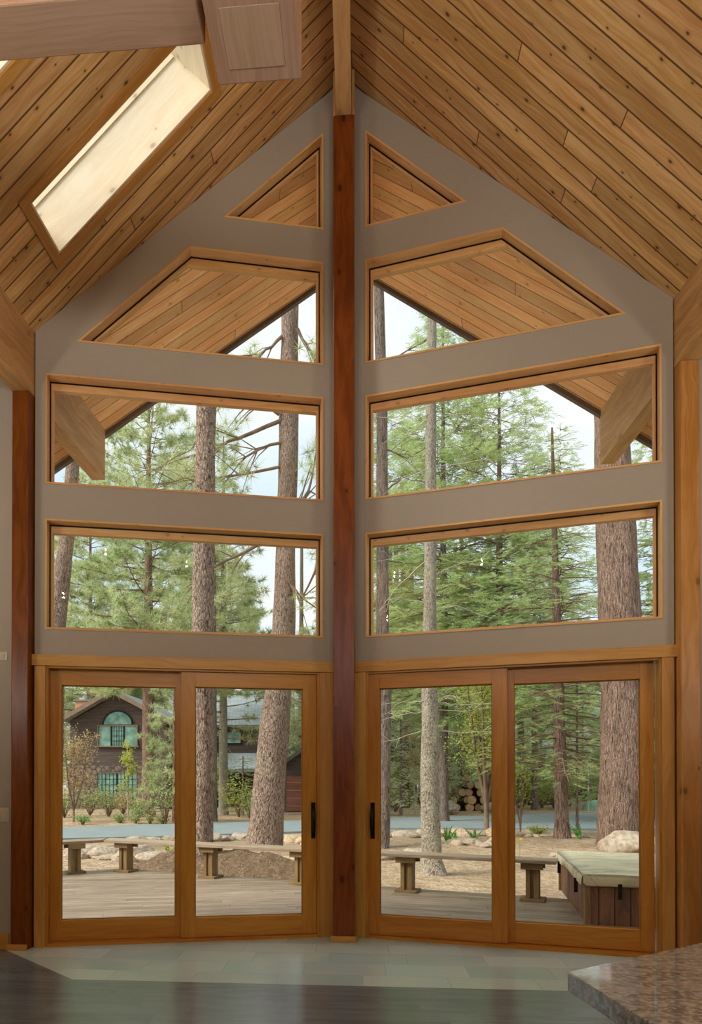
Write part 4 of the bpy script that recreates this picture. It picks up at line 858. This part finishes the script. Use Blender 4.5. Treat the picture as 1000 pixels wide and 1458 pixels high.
# dug earth heap
def moundz(x, y):
    h = heap(x, y, -1.95, 6.5, 1.3, .8, .48, -.25) + heap(x, y, -3.5, 6.6, .9, .7, .34); n = noise.noise(Vector((x * 3, y * 3, 2))) * .06 + noise.noise(Vector((x * 9, y * 9, 5))) * .045
    return GZ - .06 + h + n * min(1, h * 6)
tag(grid('earth_heap', 'mulch', np.linspace(-5.2, .2, 130), np.linspace(5.1, 8.3, 80), moundz), 'heap of dug-over earth and needles behind the left bench', 'earth heap', None, 'stuff')
# ------------------------------------------------------------------ log pile
Yl = 33.0; c0 = at(652, 1153, Yl); n_ = 0
for row, (cnt, off) in enumerate(((5, 0), (4, .3), (3, .5), (2, .9), (1, 1.1))):
    for k in range(cnt):
        r = random.uniform(.2, .27); x = c0.x - .5 + off + k * .52; z = GZ + .2 + row * .42
        lg = MB().tube([(0, -.9, 0), (0, .9, 0)], r * .97, 14).build('log', 'twig'); lg.location = (x, Yl + random.uniform(-.25, .25), z); lg.rotation_euler.z = random.uniform(-.3, .3)
        tag(lg, 'sawn log with pale round end in the log pile across the road', 'log', 'logs stacked across the road')
        MB().tube([(0, -.915, 0), (0, -.90, 0)], r * .9, 14, smooth=False).build('sawn_end', 'log_end', lg)
# green cover across the road
p = at(848, 1153, 34); m = MB(); Q = []
for i in range(9):
    for j in range(7):
        pass
m.tube([(0, 0, 0), (0, 0, .25), (0, 0, .5), (0, 0, .62)], [.72, .7, .52, .1], 18)
o = m.build('plastic_cover', 'tarp'); o.location = (p.x, 34, GZ - .03); tag(o, 'faded green rounded plastic cover standing across the road', 'cover')
m = MB(); m.tube([(0, 0, 0), (0, 0, 2.7)], .04, 8)
o = m.build('marker_pole', 'twig_pale'); q = at(838, 1140, 33); o.location = (q.x, 33, GZ - .03); tag(o, 'thin pale pole standing beside the green plastic cover', 'pole')
# ------------------------------------------------------------------ the dark gabled house
HY = 33.0
def hp(px, py, Y=HY): return at(px, py, Y)
g0 = GZ - .05
house = empty('house', (hp(165, 1160).x, HY, g0)); tag(house, 'dark brown two-storey gabled house with arched window across the road', 'house')
def part(m, name, mat, root, bevel=0):
    o = m.build(name, mat, root, bevel); o.data.transform(Matrix.Translation(-root.location)); return o
pk, el, er = hp(165, 985), hp(93, 1026.5), hp(250, 1030)
slope = (pk.z - el.z) / (pk.x - el.x); slr = (pk.z - er.z) / (er.x - pk.x)
wx0, wx1 = hp(100, 1100).x, hp(238, 1100).x
zl = lambda x: pk.z - .22 - (slope * (pk.x - x) if x < pk.x else slr * (x - pk.x))
m = MB(); m.prism([(wx0, g0), (wx1, g0), (wx1, zl(wx1)), (pk.x, zl(pk.x)), (wx0, zl(wx0))], [], lambda x, z: Vector((x, HY, z)), lambda x, z: Vector((x, HY + 9, z)), lambda p: p)
part(m, 'wall', 'siding', house)
stz = hp(165, 1090).z
m = MB().bx(wx0 - .05, hp(139, 1100).x, HY - .12, HY - .01, g0, stz); part(m, 'stone_facing', 'stone', house)
m = MB().bx(hp(196.5, 1100).x, hp(205, 1100).x, HY - .12, HY - .01, g0, stz).bx(hp(139, 1100).x, hp(196.5, 1100).x, HY - .12, HY - .01, hp(139, 1099).z, stz).bx(hp(139, 1100).x, hp(196.5, 1100).x, HY - .12, HY - .01, g0, hp(139, 1136).z); part(m, 'stone_facing', 'stone', house)
for (a, b, nm) in ((el, pk, 'roof'), (pk, er, 'roof')):
    m = MB(); d = (b - a); L = d.length; nrm = Vector((-d.z, 0, d.x)).normalized() * .09
    A, B2, C2, D2 = a + Vector((0, -.7, 0)), b + Vector((0, -.7, 0)), b + Vector((0, 9.5, 0)), a + Vector((0, 9.5, 0))
    for off, rv in ((nrm, 0), (-nrm, 1)):
        P = [A + off, B2 + off, C2 + off, D2 + off]; U = [(0, 0), (0, L), (10, L), (10, 0)]; m.face(P[::-1] if rv else P, U[::-1] if rv else U)
    m.face([A - nrm, B2 - nrm, B2 + nrm, A + nrm], [(0, 0), (1, 0), (1, .1), (0, .1)]); m.face([A - nrm, A + nrm, D2 + nrm, D2 - nrm], [(0, 0), (1, 0), (1, .1), (0, .1)])
    rf = part(m, 'roof', 'shingle', house)
    m = MB(); m.box((a + b) / 2 + Vector((0, -.74, -.03)), d / 2, (0, .04, 0), (0, 0, .14), 0); part(m, 'rake_board', 'rake', house)
def house_window(x0, y0, x1, y1, cols, rows, muntin_cols, root, name='window', Y=HY):
    a, b = hp(x0, y0, Y), hp(x1, y1, Y); X0, X1, Z1, Z0 = a.x, b.x, a.z, b.z; m = MB(); w = .07
    m.bx(X0 - w, X0, Y - .1, Y, Z0 - w, Z1 + w, 2).bx(X1, X1 + w, Y - .1, Y, Z0 - w, Z1 + w, 2).bx(X0, X1, Y - .1, Y, Z1, Z1 + w, 0).bx(X0 - .15, X1 + .15, Y - .14, Y, Z0 - w, Z0, 0)
    f = part(m, name, 'rake', root)
    g = MB(); g.bx(X0, X1, Y - .03, Y - .01, Z0, Z1); gg = part(g, 'glass', 'house_glass', root); gg.parent = f
    mm = MB()
    for i in range(1, cols): xx = X0 + (X1 - X0) * i / cols; mm.bx(xx - .045, xx + .045, Y - .06, Y - .03, Z0, Z1, 2)
    for c in muntin_cols:
        A, B3 = X0 + (X1 - X0) * c / cols, X0 + (X1 - X0) * (c + 1) / cols
        for i in range(1, 5): xx = A + (B3 - A) * i / 5; mm.bx(xx - .012, xx + .012, Y - .05, Y - .03, Z0, Z1, 2)
        for i in range(1, rows): zz = Z0 + (Z1 - Z0) * i / rows; mm.bx(A, B3, Y - .05, Y - .03, zz - .012, zz + .012, 0)
    if mm.v: o = part(mm, 'muntins', 'black', root); o.parent = f
    return f
house_window(141, 1034, 195, 1062, 3, 4, [1], house)
house_window(140, 1101, 194, 1134, 2, 4, [0, 1], house)
# arched light above
a0, a1 = hp(148, 1033), hp(188, 1033); cx_, rr = (a0.x + a1.x) / 2, (a1.x - a0.x) / 2; zb = a0.z + .06; rz2 = hp(168, 1013.5).z - zb
m = MB(); arc = [(cx_ + math.cos(pi * i / 16) * rr, zb + math.sin(pi * i / 16) * rz2) for i in range(17)]
arco = [(cx_ + math.cos(pi * i / 16) * (rr + .07), zb + math.sin(pi * i / 16) * (rz2 + .07)) for i in range(17)]
for i in range(16):
    A, B4, C3, D3 = arc[i], arc[i + 1], arco[i + 1], arco[i]; m.face([(p[0], HY - .1, p[1]) for p in (A, B4, C3, D3)], [(0, 0)] * 4); m.face([(A[0], HY - .1, A[1]), (B4[0], HY - .1, B4[1]), (B4[0], HY, B4[1]), (A[0], HY, A[1])], [(0, 0)] * 4); m.face([(D3[0], HY - .1, D3[1]), (C3[0], HY - .1, C3[1]), (C3[0], HY, C3[1]), (D3[0], HY, D3[1])], [(0, 0)] * 4)
af = part(m, 'arched_window', 'black', house)
m = MB(); m.prism(arc, [], lambda x, z: Vector((x, HY - .04, z)), lambda x, z: Vector((x, HY - .01, z))); o = part(m, 'glass', 'house_glass', house); o.parent = af
a, b = hp(107, 1012, 36), hp(127, 998, 36); m = MB().bx(a.x, b.x, 36, 37.2, a.z - 1.5, b.z); ch = part(m, 'chimney', 'copper', house); m = MB().bx(a.x - .1, b.x + .1, 35.9, 37.3, b.z, b.z + .08).tube([((a.x + b.x) / 2, 36.6, b.z), ((a.x + b.x) / 2, 36.6, b.z + .35)], .22, 12); o = part(m, 'chimney_cap', 'grey_metal', house); o.parent = ch
# the wing with the big grey roofs and the garage
wing = empty('house_wing', (hp(380, 1150, 36).x, 36, g0)); tag(wing, 'house wing with grey shingle roofs and dark walls behind the leaning trunk', 'house')
def roofslab(P, root, name='roof', th=.18):
    m = MB(); a, b, c, d = P; n = (b - a).cross(d - a).normalized() * th; L1, L2 = (b - a).length, (d - a).length
    U = [(0, 0), (L1, 0), (L1, L2), (0, L2)]; m.face(P, U); Q = [p - n for p in P]; m.face(Q[::-1], U[::-1])
    for i in range(4): m.face([P[i], P[(i + 1) % 4], Q[(i + 1) % 4], Q[i]], [(0, 0), (1, 0), (1, .2), (0, .2)])
    return part(m, name, 'shingle', root)
roofslab([hp(240, 1032, 38), hp(388, 1032, 38), hp(388, 984, 45), hp(240, 984, 45)], wing)
a, b = hp(255, 1031, 38.8), hp(382, 1160, 38.8); part(MB().bx(a.x, b.x, 38.8, 44, g0, a.z - .15, 0), 'wall', 'siding', wing)
roofslab([hp(300, 1095, 35), hp(405, 1095, 35), hp(405, 1072, 38.7), hp(300, 1072, 38.7)], wing)
a, b = hp(306, 1094, 36.5), hp(400, 1160, 36.5); part(MB().bx(a.x, b.x, 36.5, 38.6, g0, a.z - .15, 0), 'wall', 'siding', wing)
a, b = hp(312, 1043, 38.8), hp(343, 1058, 38.8); f = part(MB().bx(a.x - .08, b.x + .08, 38.72, 38.8, b.z - .08, a.z + .08, 0), 'window', 'black', wing); o = part(MB().bx(a.x, b.x, 38.69, 38.73, b.z, a.z, 0), 'glass', 'house_glass', wing); o.parent = f
a, b = hp(334, 1097, 36.5), hp(350, 1160, 36.5); part(MB().bx(a.x, b.x, 36.42, 36.5, g0 + .1, a.z - .2, 2), 'door', 'black', wing)
GY = 30.0
gar = empty('garage', (hp(430, 1155, GY).x, GY, g0)); tag(gar, 'garage with red-brown panelled door and gable roof right of leaning trunk', 'garage')
gx0, gp, gx1 = hp(402, 1100, GY).x, hp(446, 1056, GY), hp(490, 1100, GY).x; ge = hp(400, 1088, GY)
sl2 = (gp.z - ge.z) / (gp.x - ge.x); zz_ = lambda x: gp.z - .15 - sl2 * abs(gp.x - x)
part(MB().prism([(gx0, g0), (gx1, g0), (gx1, zz_(gx1)), (gp.x, zz_(gp.x)), (gx0, zz_(gx0))], [], lambda x, z: Vector((x, GY, z)), lambda x, z: Vector((x, GY + 6, z)), lambda p: p), 'wall', 'siding', gar)
gr_ = Vector((2 * gp.x - ge.x, 0, ge.z))
for a, b in ((Vector((ge.x, GY - .5, ge.z)), Vector((gp.x, GY - .5, gp.z))), (Vector((gp.x, GY - .5, gp.z)), Vector((gr_.x, GY - .5, gr_.z)))):
    k = Vector((0, 6.8, 0)); roofslab([a, b, b + k, a + k], gar, th=.1); m = MB(); m.box((a + b) / 2 + Vector((0, -.05, -.08)), (b - a) / 2, (0, .04, 0), (0, 0, .12), 0); part(m, 'rake_board', 'fascia', gar)
a, b = hp(400, 1105, GY), hp(445, 1155, GY); part(MB().prism([(b.z - .0, gx0 + .25), (a.z, gx0 + .25), (a.z, gx1 - .25), (b.z, gx1 - .25)], [], lambda z, x: Vector((x, GY - .06, z)), lambda z, x: Vector((x, GY - .01, z)), lambda p: (p[1], p[0])), 'garage_door', 'garage_door', gar)
# the copper box chimney beside the leaning trunk
a, b = hp(398, 1054, 34), hp(407, 1030, 34); o = part(MB().bx(a.x - .3, b.x, 33.2, 34.2, a.z - 1.2, b.z), 'chimney', 'copper', gar)
# the house beyond the right door
h2 = empty('house', (hp(755, 1145, 42).x, 42, g0)); tag(h2, 'low grey house with stone base half hidden behind firs at right', 'house')
a, b = hp(700, 1078, 42), hp(797, 1114, 42); part(MB().bx(a.x, b.x, 42, 48, b.z, a.z, 0), 'wall', 'siding', h2)
part(MB().bx(a.x, b.x, 41.9, 48, g0 - .1, b.z - .01, 0), 'stone_base', 'stone', h2)
roofslab([hp(690, 1080, 41), hp(812, 1080, 41), hp(800, 1022, 48), hp(690, 1022, 48)], h2)
h3 = empty('house', (hp(870, 1135, 52).x, 52, g0)); tag(h3, 'far pale-roofed house behind the fir left of the huge trunk', 'house')
a, b = hp(812, 1100, 52), hp(900, 1135, 52); part(MB().bx(a.x, b.x, 52, 58, g0 - .1, a.z, 0), 'wall', 'grey_metal' if False else 'siding', h3)
roofslab([hp(806, 1102, 51), hp(905, 1102, 51), hp(905, 1008, 58), hp(818, 1008, 58)], h3)
SKYS, SUNS, UPL, RML, WLL = 1.2, 5.6, 92, 46, 38
# ------------------------------------------------------------------ light
wd = bpy.data.worlds.new('sky'); sc.world = wd; wd.use_nodes = True; t = wd.node_tree; t.nodes.clear()
tc = t.nodes.new('ShaderNodeTexCoord'); mp = t.nodes.new('ShaderNodeMapping'); mp.inputs['Scale'].default_value = (1.5, 1.5, 4)
nz = t.nodes.new('ShaderNodeTexNoise'); nz.inputs['Scale'].default_value = 1.4; nz.inputs['Detail'].default_value = 5
mr = t.nodes.new('ShaderNodeMapRange'); mr.inputs[1].default_value = .42; mr.inputs[2].default_value = .6
mx = t.nodes.new('ShaderNodeMix'); mx.data_type = 'RGBA'; mx.inputs[6].default_value = (.66, .82, .93, 1); mx.inputs[7].default_value = (.92, .96, .97, 1)
bg = t.nodes.new('ShaderNodeBackground'); bg.inputs[1].default_value = SKYS; ow = t.nodes.new('ShaderNodeOutputWorld')
L = t.links.new; L(tc.outputs['Generated'], mp.inputs[0]); L(mp.outputs[0], nz.inputs[0]); L(nz.outputs[0], mr.inputs[0]); L(mr.outputs[0], mx.inputs[0]); L(mx.outputs[2], bg.inputs[0]); L(bg.outputs[0], ow.inputs[0])
def light(name, typ, loc, rot, energy, color, size=1, size_y=None, angle=None):
    l = bpy.data.lights.new(name, typ); l.energy = energy; l.color = color
    if typ == 'AREA':
        l.size = size
        if size_y: l.shape = 'RECTANGLE'; l.size_y = size_y
    elif typ == 'SUN': l.angle = angle
    else: l.shadow_soft_size = size
    o = bpy.data.objects.new(name, l); o.location = loc; o.rotation_euler = rot; COL.objects.link(o); return o
R = math.radians
light('sun', 'SUN', (0, -10, 20), (R(50), 0, R(-66)), SUNS, (1, .96, .9), angle=R(28))
warm = (1, .93, .84)
# added fill lights without fixtures: up at the ceiling, from the sides, from behind
light('ceiling_fill', 'AREA', (1.6, -6.9, 3.5), (R(180 - 14), 0, 0), UPL, warm, 1.6, .8)
light('ceiling_fill', 'AREA', (-1.8, -6.9, 3.5), (R(180 - 14), 0, 0), UPL, warm, 1.6, .8)
for sx in (-1, 1):
    v = Vector((-sx * 2.3, 1.3, 4.2)); light('wall_lamp', 'AREA', (sx * 4.2, -3.3, 2.4), v.to_track_quat('-Z', 'Y').to_euler(), WLL, warm, .7, .3)  # added unseen side light that brightens the ceiling slopes
light('back_fill', 'AREA', (0, -6.9, 3.62), (R(92), 0, 0), RML, (.97, .98, 1), 3.0, .5)  # added wide fill behind the viewer, brightens the prow walls
for (x, y, z) in ((-1.709, -5.0, 4.97), (-2.289, -6.0, 4.48), (-.327, -5.5, 5.09)): light('lamp_light', 'POINT', (x, y, z), (0, 0, 0), 8, warm, .014)
sc.view_settings.view_transform = 'Standard'; sc.view_settings.look = 'None'; sc.view_settings.gamma = 1; sc.view_settings.use_curve_mapping = False
sc.view_settings.exposure = 0
sc.cycles.max_bounces = 10; sc.cycles.diffuse_bounces = 5; sc.cycles.glossy_bounces = 4; sc.cycles.transparent_max_bounces = 24
sc.cycles.sample_clamp_indirect = 6; sc.cycles.use_denoising = True; sc.cycles.caustics_reflective = False
